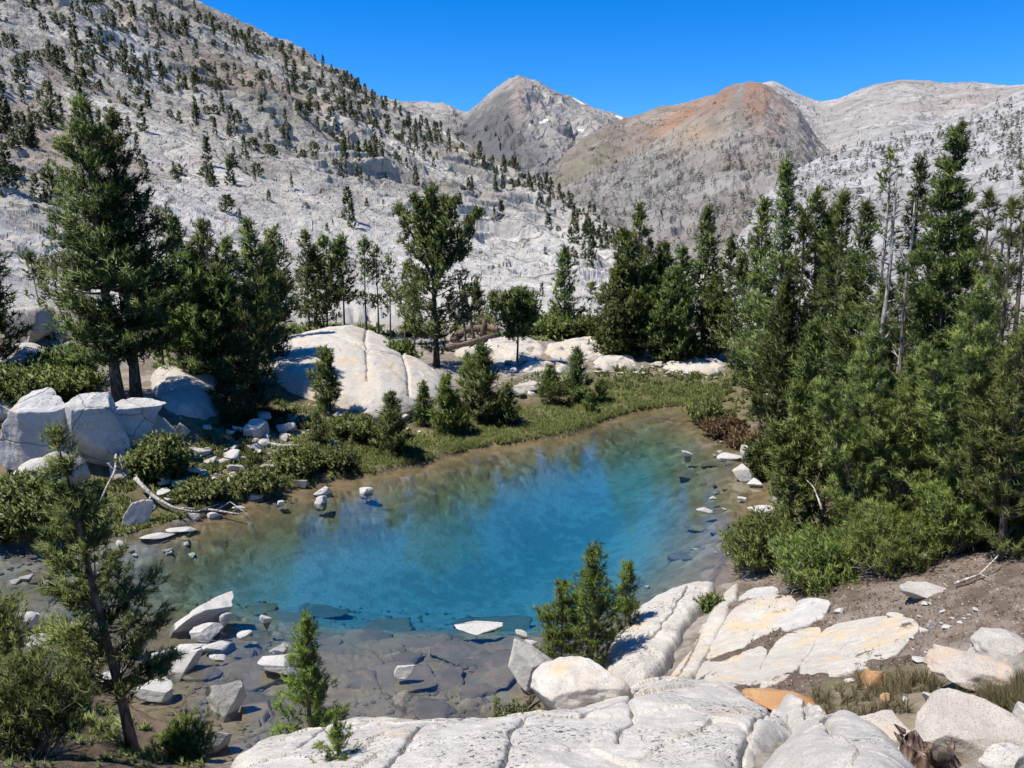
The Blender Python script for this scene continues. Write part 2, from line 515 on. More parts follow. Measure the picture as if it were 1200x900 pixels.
_w = sstep(.6, 2.2, poly_sdf(XG, YG, POND)) * (ZG < 0)
ZG = ZG * (1 - _w) + np.minimum(_b, -.05) * _w
LR, LA = np.log(rr), aa
def H(x, y):
    """bilinear lookup of the built ground"""
    x = np.asarray(x, float); y = np.asarray(y, float)
    r = np.clip(np.hypot(x, y), rr[0], rr[-2] * .999); a = np.clip(np.arctan2(x, y), aa[0], aa[-1] - 1e-6)
    i = np.clip(np.searchsorted(rr, r) - 1, 0, len(rr) - 2); j = np.clip(np.searchsorted(aa, a) - 1, 0, len(aa) - 2)
    fi = (r - rr[i]) / (rr[i + 1] - rr[i]); fj = (a - aa[j]) / (aa[j + 1] - aa[j])
    return (ZG[i, j] * (1 - fi) * (1 - fj) + ZG[i + 1, j] * fi * (1 - fj) + ZG[i, j + 1] * (1 - fi) * fj + ZG[i + 1, j + 1] * fi * fj)

def G(px, py, water=True):
    """where the line of sight through a picture point meets the ground (or the water)"""
    dx, dy, dz = (float(v) for v in ray(px, py))
    hd = math.hypot(dx, dy)
    rs = np.geomspace(1.2, 400, 1600)
    x, y, z = dx / hd * rs, dy / hd * rs, CAM_Z + dz / hd * rs
    h = H(x, y)
    if water: h = np.maximum(h, 0)
    w = np.nonzero(z <= h)[0]
    if not len(w): return x[-1], y[-1], h[-1]
    i = w[0]
    if i:
        a, b = z[i - 1] - h[i - 1], z[i] - h[i]
        f = a / (a - b + 1e-12)
        r = rs[i - 1] + (rs[i] - rs[i - 1]) * f
    else: r = rs[0]
    X, Y = dx / hd * r, dy / hd * r
    Z = float(H(X, Y))
    return X, Y, (max(Z, 0) if water else Z)

# zone colours of the ground (what grows or lies there)
PXg, PYg = to_px(XG, YG, np.maximum(ZG, 0))
front = YG > 1.0
def zone(P, soft, seed=0, amp=14):
    nz = noise3(XG * .8, YG * .8, 0, 40 + seed) * amp + noise3(XG * 3, YG * 3, 0, 50 + seed) * amp * .5
    s = poly_sdf(PXg, PYg, P) + nz
    return np.where(front, sstep(-soft, soft, s), 0)
colr = np.zeros(XG.shape + (3,))
n1 = fbm(XG * .35, YG * .35, 0, 4, 60); n2 = fbm(XG * 2.2, YG * 2.2, 0, 3, 66)
def setc(mask, c1, c2):
    global colr
    k = sstep(-.35, .35, n1 * .6 + n2 * .6)[..., None]
    c = np.array(c1) * (1 - k) + np.array(c2) * k
    colr = colr * (1 - mask[..., None]) + c * mask[..., None]
setc(np.ones(XG.shape), (.20, .165, .125), (.33, .30, .255))
ZL_HEATH = [(-300, 440), (60, 440), (150, 480), (260, 470), (330, 430), (400, 480), (480, 470), (560, 450), (700, 430), (850, 430), (905, 436), (905, 500), (850, 500), (690, 505), (400, 570), (270, 590), (150, 632), (-300, 660)]
ZL_MEADOW = [(360, 545), (430, 515), (500, 512), (560, 478), (640, 478), (720, 452), (850, 452), (845, 476), (740, 484), (690, 500), (610, 518), (520, 536), (400, 562)]
ZL_DIRT = [(860, 690), (940, 660), (1040, 640), (1300, 600), (1300, 790), (1180, 760), (1100, 760), (1060, 795), (960, 812), (860, 815), (780, 815)]
ZL_FOREST = [(880, 500), (960, 440), (1300, 400), (1300, 660), (1040, 690), (900, 690), (890, 620), (920, 590)]
setc(zone(ZL_HEATH, 10, 1), (.10, .092, .042), (.19, .155, .09))
setc(zone(ZL_MEADOW, 8, 2, 8), (.12, .115, .05), (.17, .155, .07))
setc(zone(ZL_FOREST, 10, 3), (.085, .062, .042), (.135, .10, .07))
setc(zone(ZL_DIRT, 8, 4, 8), (.14, .105, .08), (.25, .20, .16))
setc(zone([(960, 800), (1060, 780), (1200, 790), (1300, 860), (1100, 900), (930, 840)], 8, 6, 8), (.19, .165, .10), (.28, .23, .155))
setc(zone([(-300, 700), (0, 760), (180, 830), (250, 900), (100, 980), (-300, 980)], 8, 7, 8), (.10, .075, .05), (.17, .13, .09))
tal = sstep(62, 85, np.hypot(XG, YG)); setc(tal, (.36, .345, .31), (.46, .44, .40))
# shore mud and the bed of the pond
SDG = poly_sdf(XG, YG, POND)
setc(np.where(ZG < .14, 1.0, 0.0) * sstep(-.5, -.1, SDG), (.10, .085, .05), (.17, .14, .09))
under = (ZG <= 0.0).astype(float)
setc(under, (.17, .115, .055), (.26, .18, .095))
deepm = sstep(-.6, -1.5, ZG)
setc(deepm, (.18, .20, .19), (.27, .28, .265))
near_bed = np.where(front, sstep(640, 748, PYg), 0) * under * (1 - deepm)
setc(np.where(front, sstep(200, 150, PXg + (PYg - 700) * .3) * sstep(600, 640, PYg), 0) * under, (.14, .135, .12), (.24, .23, .205))
setc(near_bed * .85, (.135, .098, .055), (.22, .17, .10))
# flat cracked slabs lying on the bed
wx, wy = XG + n1 * .8, YG + n1 * .8
w1, w2, wc = worley(wx * .62, wy * .9, 3)
nearb = np.where(front, sstep(650, 738, PYg), 0)
slabm = under * (1 - sstep(-1.2, -1.9, ZG)) * (wc > .35) * nearb
ZG2 = ZG + slabm * (.04 + .10 * wc) * sstep(.02, .10, w2 - w1) * np.where(ZG < -.2, 1, 0)
colr = colr * (1 - (slabm * .55 * sstep(.03, .1, w2 - w1))[..., None]) + (np.array([.18, .15, .105]) * (.55 + .8 * wc[..., None])) * (slabm * .55 * sstep(.03, .1, w2 - w1))[..., None]
v1_, v2_, vc_ = worley(wx * 2.1, wy * 2.6, 5)
small = under * (1 - sstep(-.7, -1.4, ZG)) * (vc_ > .5) * (1 - .7 * slabm) * np.where(ZG < -.12, 1, 0)
ZG2 = ZG2 + small * .07 * (.4 + vc_) * sstep(.03, .22, v2_ - v1_)
sc_ = small * .7 * sstep(.03, .15, v2_ - v1_)
colr = colr * (1 - sc_[..., None]) + np.array([.20, .165, .115]) * (.35 + 1.3 * _hash((vc_ * 9999).astype(np.int64), np.zeros(vc_.shape, np.int64), np.zeros(vc_.shape, np.int64), 9)[..., None]) * sc_[..., None]
colr *= 1 - (.5 * (nearb * under * (1 - deepm) * (1 - sstep(.0, .06, w2 - w1))))[..., None]

def mat_ground():
    t = NT('mountain soil and bed')
    c = t.attr('zone', 'Color')
    f1 = t.noise(7, 5, .7); f2 = t.noise(40, 3, .7)
    c = t.mix(t.mapr(f1, .3, .7, .45, 0.0), c, t.mix(.55, c, (.04, .03, .02)))
    c = t.mix(t.mapr(f2, .6, .72, 0, .35), c, (.42, .39, .34))
    h = t.math('ADD', f1, t.math('MULTIPLY', f2, .35))
    t.principled(c, .95, t.bump(h, .8, .08), .1)
    return t.m
M['ground'] = mat_ground()
me = mk_mesh('terrain', np.stack([XG, YG, ZG2], -1).reshape(-1, 3), [grid_faces(*XG.shape)[:, ::-1]], True,
             {'zone': ('POINT', 'FLOAT_COLOR', np.concatenate([colr, np.ones(colr.shape[:2] + (1,))], -1).reshape(-1, 4))})
tag(link('ground', me, M['ground']), kind='structure')

# water: one closed body of clear, tinted water; the ground shuts it in on every side
def mat_water():
    t = NT('clear glacial water')
    mp = t.node('ShaderNodeMapping'); mp.inputs['Scale'].default_value = (1, 1.7, 1)
    t.lk(t.geo.outputs['Position'], mp.inputs['Vector'])
    w1 = t.noise(2.2, 3, .5, mp.outputs[0]); w2 = t.noise(.5, 2, .5, mp.outputs[0]); w3 = t.noise(9, 2, .5, mp.outputs[0])
    h = t.math('ADD', t.math('MULTIPLY', w1, .5), t.math('ADD', w2, t.math('MULTIPLY', w3, .12)))
    nb = t.bump(h, .10, .10)
    g = t.node('ShaderNodeBsdfGlossy'); g.inputs['Roughness'].default_value = .015; t.lk(nb, g.inputs['Normal'])
    tr = t.node('ShaderNodeBsdfTransparent'); tr.inputs['Color'].default_value = (1, 1, 1, 1)
    fr = t.node('ShaderNodeFresnel'); fr.inputs['IOR'].default_value = 1.75; t.lk(nb, fr.inputs['Normal'])
    # the same reflectance seen from below would be total at low angles: only the outer face reflects
    fac = t.math('MULTIPLY', fr.outputs[0], t.math('SUBTRACT', 1.0, t.geo.outputs['Backfacing']))
    mx = t.node('ShaderNodeMixShader'); t.lk(fac, mx.inputs[0]); t.lk(tr.outputs[0], mx.inputs[1]); t.lk(g.outputs[0], mx.inputs[2])
    t.lk(mx.outputs[0], t.out.inputs['Surface'])
    va = t.node('ShaderNodeVolumeAbsorption')
    va.inputs['Color'].default_value = (0.10, .745, .88, 1); va.inputs['Density'].default_value = .34
    t.lk(va.outputs[0], t.out.inputs['Volume'])
    return t.m
M['water'] = mat_water()
bx0, bx1 = POND[:, 0].min() - 1, POND[:, 0].max() + 1
by0, by1 = POND[:, 1].min() - 1, POND[:, 1].max() + 1
V = [(x, y, z) for z in (-4.5, 0) for y in (by0, by1) for x in (bx0, bx1)]
Fw = [[0, 2, 3, 1], [4, 5, 7, 6], [0, 1, 5, 4], [1, 3, 7, 5], [3, 2, 6, 7], [2, 0, 4, 6]]
tag(link('water', mk_mesh('water', V, [np.array(Fw)]), M['water']), kind='structure')

# ----------------------------------------------------------------- mountains: lofted from foot, shoulder and crest
def curve_at(px, pts):
    p = np.array(pts, float); return np.interp(px, p[:, 0], p[:, 1])
def loft(name, px0, px1, nu, nv, crest, d_crest, foot_py, d_foot, mat, colour, disp, power=1.25, back=1.3, soft=.6):
    u = np.linspace(px0, px1, nu)
    k = max(3, int(nu * .012)) | 1
    cpy = curve_at(u, crest)
    ker = np.hanning(k + 2)[1:-1]; ker /= ker.sum()
    cpy = np.convolve(np.pad(cpy, k // 2, mode='edge'), ker, 'valid')
    dcr = curve_at(u, d_crest); dft = curve_at(u, d_foot); fpy = curve_at(u, foot_py)
    def world(px, py, d):
        dx, dy, dz = ray(px, py); s = d / np.hypot(dx, dy)
        return dx * s, dy * s, CAM_Z + dz * s
    fx, fy, fz = world(u, fpy, dft); qx, qy, qz = world(u, cpy, dcr)
    nb = max(6, nv // 8)
    v = np.concatenate([np.linspace(0, 1, nv), 1 + np.linspace(0, 1, nb + 1)[1:] * (back - 1)])[:, None]
    vv = np.minimum(v, 1)
    X = fx + (qx - fx) * v; Y = fy + (qy - fy) * v
    Z = fz + (qz - fz) * vv ** power
    Z = Z - np.clip(v - 1, 0, None) * .6 * np.hypot(qx - fx, qy - fy)
    Z = Z - np.where((v > .94), ((np.clip(v, 0, 1.06) - .94) / .12) ** 2 * .0, 0)
    dz = disp(X, Y, Z, np.broadcast_to(u, X.shape), np.broadcast_to(v, X.shape))
    Z = Z + dz * (1 - soft) + soft * blur_axis(blur_axis(dz, 1, 0), 1, 1)
    PX, PY = to_px(X, Y, Z)
    C = colour(PX, PY, X, Y, Z)
    o = link(name, mk_mesh(name, np.stack([X, Y, Z], -1).reshape(-1, 3), [grid_faces(*X.shape)], False,
        {'zone': ('POINT', 'FLOAT_COLOR', np.concatenate([C, np.ones(C.shape[:2] + (1,))], -1).reshape(-1, 4))}), mat)
    tag(o, kind='structure')
    return X, Y, Z, PX, PY

def mat_mountain(name, s, bump=1.0, speck=.5, dist=1.0):
    t = NT(name)
    c = t.attr('zone', 'Color')
    n1 = t.noise(.25 * s, 8, .7); n2 = t.noise(1.1 * s, 6, .7)
    v1 = t.voro(.35 * s); v2 = t.voro(.9 * s)
    c = t.mix(t.mapr(n2, .50, .72, 0, speck), c, t.mix(.62, c, (.03, .03, .03)))
    c = t.mix(t.mapr(n1, .35, .62, .35, 0), c, t.mix(.5, c, (.10, .09, .08)))
    c = t.mix(t.mapr(n2, .30, .42, .35, 0), c, (.56, .54, .50))
    mp = t.node('ShaderNodeMapping'); mp.inputs['Rotation'].default_value = (.3, .5, .6); mp.inputs['Scale'].default_value = (.07 * s, .16 * s, .13 * s)
    wv = t.node('ShaderNodeVectorMath', operation='MULTIPLY_ADD'); nz = t.node('ShaderNodeTexNoise'); nz.inputs['Scale'].default_value = .09 * s; nz.inputs['Detail'].default_value = 4
    t.lk(t.geo.outputs['Position'], nz.inputs['Vector']); t.lk(nz.outputs['Color'], wv.inputs[0]); wv.inputs[1].default_value = (9 / s, 9 / s, 9 / s)
    t.lk(t.geo.outputs['Position'], wv.inputs[2]); t.lk(wv.outputs[0], mp.inputs['Vector'])
    ed = t.voro(1.0, 'DISTANCE_TO_EDGE', vec=mp.outputs[0]); pl = t.noise(.03 * s, 4, .6)
    c = t.mix(t.math('MULTIPLY', t.mapr(ed, .0, .045, .8, 0), t.mapr(pl, .42, .58)), c, (.07, .065, .06))
    cellc = t.voro(1.0, 'F1', vec=mp.outputs[0], out='Color'); sp_ = t.node('ShaderNodeSeparateColor'); t.lk(cellc, sp_.inputs[0])
    c = t.mix(t.mapr(sp_.outputs[0], .0, 1.0, .32, 0, False), c, (.14, .125, .105))
    mp2 = t.node('ShaderNodeMapping'); mp2.inputs['Rotation'].default_value = (.2, .9, .4); mp2.inputs['Scale'].default_value = (.5 * s, .16 * s, .5 * s); t.lk(wv.outputs[0], mp2.inputs['Vector'])
    st = t.noise(.35, 5, .65, mp2.outputs[0]); c = t.mix(t.mapr(st, .52, .66, 0, .4), c, (.13, .118, .10))
    h = t.math('ADD', t.math('MULTIPLY', n1, 2.0), t.math('ADD', t.math('MULTIPLY', v1, .8), t.math('ADD', t.math('MULTIPLY', v2, .4), t.math('MULTIPLY', n2, .8))))
    t.principled(c, .95, t.bump(h, bump, dist), .08)
    return t.m

def lerp3(a, b, k): return np.array(a) * (1 - k[..., None]) + np.array(b) * k[..., None]
def blob(PX, PY, cx, cy, sx, sy, rot=0):
    a = radians(rot); dx, dy = PX - cx, PY - cy
    return np.exp(-((dx * cos(a) + dy * sin(a)) / sx) ** 2 - ((-dx * sin(a) + dy * cos(a)) / sy) ** 2)

# granite hillside on the left
def hill_disp(X, Y, Z, U, V):
    k = sstep(0, .12, V)
    cliff = sstep(.22, .40, V + (U - 400) / 2600) * (1 - .25 * sstep(.9, 1, V))
    along = (X * .80 + Y * .60); across = (X * -.60 + Y * .80)
    wx = fbm(X * .03, Y * .03, Z * .03, 3, 99) * 6
    g = fbm(along * .016, across * .007, Z * .008, 3, 100, ridged=True) * 5
    patch = sstep(-.2, .3, fbm(X * .014, Y * .014, Z * .014, 3, 130))
    sx, sy = along + wx, across * .55 + Z * .9 + wx * .5
    f1 = facet(sx * .034, sy * .05, 7) * 6.0
    f2 = facet(sx * .09, sy * .12, 8) * 2.8
    f3 = facet(sx * .26, sy * .34, 9) * .7
    f4 = facet(X * .7, (Y + Z) * .6, 15) * .22
    tal = facet(X * .34, Y * .30, 16) * .7 * (.5 + patch)
    big = blur_axis(blur_axis(cliff * (g * .7 + f1 * (.25 + .5 * patch) + f2 * (.4 + .6 * patch) + f3), 1, 0), 1, 1)
    f5 = fbm(X * .5, Y * .5, Z * .5, 3, 133) * .25
    return k * (big + f5 + f4 + tal * (1 - .7 * cliff) + (1 - cliff) * fbm(X * .03, Y * .03, 0, 3, 120) * 2.0)
def hill_col(PX, PY, X, Y, Z):
    n = sstep(-.3, .4, fbm(X * .03, Y * .03, Z * .03, 4, 140))
    C = lerp3((.345, .31, .255), (.47, .43, .365), n)
    al_, ac_ = X * .80 + Y * .60, X * -.60 + Y * .80
    s1 = sstep(-.25, .45, fbm(al_ * .035, ac_ * .012, Z * .012, 4, 143)); s2 = sstep(.05, .5, fbm(al_ * .014 + 3, ac_ * .02, Z * .03, 4, 146))
    C = C * (.84 + .34 * s1[..., None]); C = C * (1 - .42 * s2[..., None] * np.array([.9, 1., 1.1]))
    m = sstep(.1, .5, fbm(X * .016, Y * .016, Z * .016, 4, 150) + blob(PX, PY, 55, 120, 18, 90, 12) * .9 + blob(PX, PY, 330, 110, 60, 60) * .25 - .12)
    C = C * (1 - m[..., None] * .8) + np.array((.36, .29, .22)) * m[..., None] * .8
    w = blob(PX, PY, 160, 60, 22, 70, -48) + blob(PX, PY, 230, 230, 60, 50) * .8 + sstep(170, 300, PY) * .8
    w = np.clip(w, 0, 1) * .75
    C = C * (1 - w[..., None]) + np.array((.60, .57, .515)) * w[..., None]
    return C
HILL_CREST = [(-500, -420), (-300, -300), (0, -125), (120, -52), (215, 0), (280, 28), (350, 60), (400, 86), (440, 113), (490, 140), (530, 162), (590, 195), (640, 218), (700, 256), (740, 288), (800, 330), (860, 356)]
M['hillside'] = mat_mountain('hillside granite', 1.0, .55, .45, .5)
HX, HY, HZ, HPX, HPY = loft('granite_hillside', -420, 850, 1300, 640, HILL_CREST, [(-500, 330), (200, 420), (520, 460), (640, 420), (740, 340), (860, 240)],
     [(-500, 420), (850, 395)], [(-500, 62), (0, 70), (500, 84), (850, 110)], M['hillside'], hill_col, hill_disp, 1.22, 1.35, 0.0)

def far_disp(a, s, seed, gul=.55, rib=.45):
    def f(X, Y, Z, U, V):
        r = fbm(X * s, Y * s, Z * s * .8, 5, seed, .5, True) * gul
        w = fbm(X * s * 2, Y * s * 2, Z * s * 2, 2, seed + 3) * .4
        q = facet(X * s * 3.1 + w, (Y * .6 + Z) * s * 3.1 + w, seed + 5) * .30 + facet(X * s * 9 + w, (Y * .6 + Z) * s * 9, seed + 6) * .15 + facet(X * s * 24, (Y * .6 + Z) * s * 24, seed + 7) * .06
        gl = fbm(U * .022 + w * 1.2 + V * .5, V * 1.1, seed * .1, 3, seed + 9, .5, True) * rib * (1 - .6 * sstep(.75, 1, V))
        return sstep(0, .2, V) * a * (r * .75 + q + gl) * (1 - .5 * sstep(.88, 1.0, V))
    return f
# dark pyramid peak far away
def peak_col(PX, PY, X, Y, Z):
    n = sstep(-.4, .4, fbm(X * .004, Y * .004, Z * .004, 5, 160))
    C = lerp3((.29, .265, .235), (.38, .35, .315), n)
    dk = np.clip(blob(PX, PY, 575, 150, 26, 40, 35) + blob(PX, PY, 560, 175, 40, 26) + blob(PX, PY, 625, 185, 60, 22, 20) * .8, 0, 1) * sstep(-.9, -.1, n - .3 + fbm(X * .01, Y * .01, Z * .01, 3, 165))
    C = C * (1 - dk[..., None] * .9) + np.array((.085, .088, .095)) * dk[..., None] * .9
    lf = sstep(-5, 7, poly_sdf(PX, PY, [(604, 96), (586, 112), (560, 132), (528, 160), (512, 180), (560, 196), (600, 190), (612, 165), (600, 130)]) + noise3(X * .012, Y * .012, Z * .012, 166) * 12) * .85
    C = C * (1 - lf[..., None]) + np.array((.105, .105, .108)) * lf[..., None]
    red = blob(PX, PY, 607, 112, 9, 26) * .5
    C = C * (1 - red[..., None]) + np.array((.30, .21, .17)) * red[..., None]
    sn = np.zeros(PX.shape)
    for q in ((637, 142, 7, 1.6, -22), (682, 153, 6, 1.4, 5), (701, 155.5, 4.5, 2.2, -10), (687, 159.5, 5, 1.2, 0), (659, 108, 4, 1.2, 35), (678, 118.5, 9, 1.3, 30), (725, 137, 6, 1.2, 15), (620, 146, 3, .8, 0)):
        sn = np.maximum(sn, blob(PX, PY, *q))
    sn = sstep(.42, .55, sn + .12 * noise3(X * .02, Y * .02, Z * .02, 170))
    return C * (1 - sn[..., None]) + .86 * sn[..., None]
M['far_rock'] = mat_mountain('far rock', .12, .5, .4, 3.0)
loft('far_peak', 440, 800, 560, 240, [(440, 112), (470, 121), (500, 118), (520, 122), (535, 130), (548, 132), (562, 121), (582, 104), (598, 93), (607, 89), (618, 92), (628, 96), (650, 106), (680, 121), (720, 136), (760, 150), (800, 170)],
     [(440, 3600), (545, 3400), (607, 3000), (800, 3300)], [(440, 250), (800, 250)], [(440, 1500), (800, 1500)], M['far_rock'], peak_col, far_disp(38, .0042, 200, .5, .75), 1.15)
# tan ridge between the peak and the red hump
def tan_col(PX, PY, X, Y, Z):
    n = sstep(-.4, .4, fbm(X * .006, Y * .006, Z * .006, 5, 180))
    C = lerp3((.20, .165, .13), (.28, .24, .20), n)
    o = np.clip(blob(PX, PY, 800, 140, 45, 14, -25), 0, 1)
    C = C * (1 - o[..., None]) + np.array((.30, .17, .10)) * o[..., None]
    g = blob(PX, PY, 690, 190, 40, 16, -25) * .6
    return C * (1 - g[..., None]) + np.array((.17, .165, .10)) * g[..., None]
loft('tan_ridge', 620, 900, 420, 170, [(620, 215), (650, 190), (690, 158), (715, 144), (735, 137), (760, 129), (790, 124), (820, 117), (850, 108), (900, 105)],
     [(620, 1900), (735, 2500), (900, 2400)], [(620, 270), (900, 270)], [(620, 1100), (900, 1100)], M['far_rock'], tan_col, far_disp(22, .006, 210), 1.1)
# pale granite ridge on the right
def pale_col(PX, PY, X, Y, Z):
    n = sstep(-.4, .4, fbm(X * .008, Y * .008, Z * .008, 5, 190))
    C = lerp3((.31, .285, .26), (.41, .385, .355), n)
    k = sstep(120, 175, PY)
    C = C * (1 - k[..., None] * .5) + np.array((.40, .39, .375)) * k[..., None] * .5
    p = blob(PX, PY, 1130, 120, 60, 12, -5) * .5
    return C * (1 - p[..., None]) + np.array((.40, .33, .28)) * p[..., None]
M['pale_rock'] = mat_mountain('pale far granite', .22, .6, .5, 2.2)
PRX, PRY, PRZ, PRPX, PRPY = loft('pale_ridge', 840, 1500, 760, 300, [(840, 130), (880, 104), (895, 97), (905, 95), (915, 99), (930, 108), (945, 115), (962, 120), (985, 115), (1010, 104), (1030, 98), (1050, 94), (1090, 95), (1096, 97), (1110, 98), (1140, 96), (1170, 101), (1200, 99), (1260, 90), (1500, 120)],
     [(840, 2300), (1000, 2200), (1500, 2000)], [(840, 348), (1500, 348)], [(840, 420), (1500, 420)], M['pale_rock'], pale_col, far_disp(16, .009, 220, .4, .2), 1.3)
# brown slope with the red hump
def hump_col(PX, PY, X, Y, Z):
    n = sstep(-.4, .4, fbm(X * .012, Y * .012, Z * .012, 5, 195))
    C = lerp3((.20, .175, .15), (.28, .255, .23), n)
    up = sstep(205, 150, PY + n * 20)
    t_ = np.clip(blob(PX, PY, 815, 155, 42, 18, -20) * 1.0, 0, 1)
    C = C * (1 - t_[..., None]) + np.array((.31, .24, .165)) * t_[..., None]
    r_ = np.clip(blob(PX, PY, 850, 112, 75, 16, -16) + blob(PX, PY, 895, 130, 28, 20, 30) * .9, 0, 1) * sstep(-.15, .25, n * .5 + fbm(PX * .05 + PY * .02, PY * .010, 0, 3, 176) * .9 + .02)
    C = C * (1 - r_[..., None]) + np.array((.27, .15, .10)) * r_[..., None]
    o_ = blob(PX, PY, 803, 131, 44, 6, -36) * sstep(-.6, .1, fbm(PX * .06, PY * .02, 0, 3, 177))
    C = C * (1 - o_[..., None]) + np.array((.40, .20, .09)) * o_[..., None]
    dk = np.clip(blob(PX, PY, 835, 145, 9, 10) + blob(PX, PY, 865, 128, 8, 12), 0, 1) * .7
    C = C * (1 - dk[..., None]) + np.array((.15, .13, .11)) * dk[..., None]
    gr = np.clip(blob(PX, PY, 760, 230, 70, 50), 0, 1) * .5
    return C * (1 - gr[..., None]) + np.array((.25, .245, .235)) * gr[..., None]
M['brown_rock'] = mat_mountain('brown scree', .3, .5, .45, 1.6)
BRX, BRY, BRZ, BRPX, BRPY = loft('red_slope', 560, 1010, 620, 300, [(560, 275), (620, 240), (667, 217), (700, 201), (740, 183), (775, 160), (800, 143), (825, 123), (848, 104), (860, 99), (880, 97), (895, 99), (915, 112), (935, 128), (960, 165), (1010, 215)],
     [(560, 1000), (850, 1700), (1010, 1400)], [(560, 350), (1010, 350)], [(560, 330), (1010, 330)], M['brown_rock'], hump_col, far_disp(11, .012, 230, .55, .8), 1.25)
# nearer granite slope at the right edge
def rs_col(PX, PY, X, Y, Z):
    n = sstep(-.4, .4, fbm(X * .02, Y * .02, Z * .02, 5, 198))
    return lerp3((.33, .32, .305), (.44, .43, .415), n)
M['right_rock'] = mat_mountain('right slope granite', .5, .6, .45, 1.0)
RSX, RSY, RSZ, RSPX, RSPY = loft('right_slope', 850, 1600, 700, 320, [(850, 275), (880, 240), (900, 218), (930, 200), (960, 187), (1000, 172), (1060, 156), (1100, 145), (1150, 126), (1200, 104), (1300, 60), (1600, -60)],
     [(850, 700), (1200, 950), (1600, 800)], [(850, 365), (1600, 365)], [(850, 170), (1600, 130)], M['right_rock'], rs_col, far_disp(8, .016, 240, .35, .12), 1.25)
#--OBJECTS--
# ----------------------------------------------------------------- rocks
_ICO = {}
def ico(sub):
    if sub not in _ICO:
        b = bmesh.new(); bmesh.ops.create_icosphere(b, subdivisions=sub, radius=1)
        b.verts.ensure_lookup_table()
        _ICO[sub] = (np.array([v.co[:] for v in b.verts]), np.array([[v.index for v in f.verts] for f in b.faces])); b.free()
    return _ICO[sub]

def rock_verts(seed, dims, cuts=10, lo=.5, hi=.85, sub=4, rough=.05, flat_top=None):
    g = np.random.default_rng(seed)
    V = ico(sub)[0].copy()
    V *= (1.25 / (np.abs(V) ** 3).sum(1) ** (1 / 3))[:, None] * .9
    for k in range(cuts):
        nrm = g.normal(size=3); nrm /= np.linalg.norm(nrm)
        c = g.uniform(lo, hi)
        V -= np.outer(np.maximum(V @ nrm - c, 0) * .96, nrm)
    if flat_top is not None:
        nrm = np.array(flat_top[:3], float); nrm /= np.linalg.norm(nrm)
        V -= np.outer(np.maximum(V @ nrm - flat_top[3], 0) * .97, nrm)
    o = g.uniform(0, 50, 3)
    nn = fbm(V[:, 0] * 1.6 + o[0], V[:, 1] * 1.6 + o[1], V[:, 2] * 1.6 + o[2], 4, seed % 97)
    V *= (1 + rough * nn * 1.6)[:, None]
    V /= np.maximum(np.abs(V).max(0), .3)
    return V * (np.asarray(dims) / 2)

def rotm(yaw=0, roll=0, pitch=0):
    y, r, p = radians(yaw), radians(roll), radians(pitch)
    Rz = np.array([[cos(y), -sin(y), 0], [sin(y), cos(y), 0], [0, 0, 1]])
    Ry = np.array([[cos(r), 0, sin(r)], [0, 1, 0], [-sin(r), 0, cos(r)]])
    Rx = np.array([[1, 0, 0], [0, cos(p), -sin(p)], [0, sin(p), cos(p)]])
    return Ry @ Rx @ Rz

SEED = [100]
def boulder(label, px, py, w, h, mat, name='boulder', cat='boulder', dep=.75, roll=0, pitch=0, yaw=None, cuts=10, lo=.5, hi=.85,
            sink=.36, sub=4, rough=.05, group=None, seed=None, flat_top=None, ground=None, lift=0.0):
    SEED[0] += 1
    s = SEED[0] if seed is None else seed
    X, Y, Z = G(px, py + h * .28)
    d = math.hypot(Y, CAM_Z - Z)
    sc = d / F_PX
    th = math.atan2(CAM_Z - Z, Y)
    Wd = w * sc; Dp = dep * Wd
    Hc = max((h * sc - Dp * sin(th) * .8) / cos(th), .30 * h * sc)
    Hf = Hc / (1 - sink)
    V = rock_verts(s, (Wd, Dp, Hf), cuts, lo, hi, sub, rough, flat_top)
    V = V @ rotm(0 if yaw is None else yaw, roll, pitch).T
    ang = math.atan2(X, Y)
    V = V @ rotm(-math.degrees(ang)).T
    zmax = V[:, 2].max()
    if ground is not None:                                   # stands on the bed of the pond
        zl = zmax - Hc - .02; lo_ = V[:, 2] < zl; bed = min(-G(px, py + h * .28, False)[2], .8)
        k_ = float(np.clip((bed + .1) / max(zl - V[:, 2].min(), .02), 1, 3.5))
        fr_ = np.clip((zl - V[:, 2]) / max(zl - V[:, 2].min(), .02), 0, 1)
        V[:, :2] *= (1 + .18 * np.sqrt(fr_))[:, None]
        V[:, 2] = np.where(lo_, zl + (V[:, 2] - zl) * k_, V[:, 2])
    base = Z if ground is None else ground
    o = link(name, mk_mesh(name, V, [ico(sub)[1]], True), M[mat], None, (X, Y, base + Hc - zmax + lift))
    return tag(o, label, cat, group)

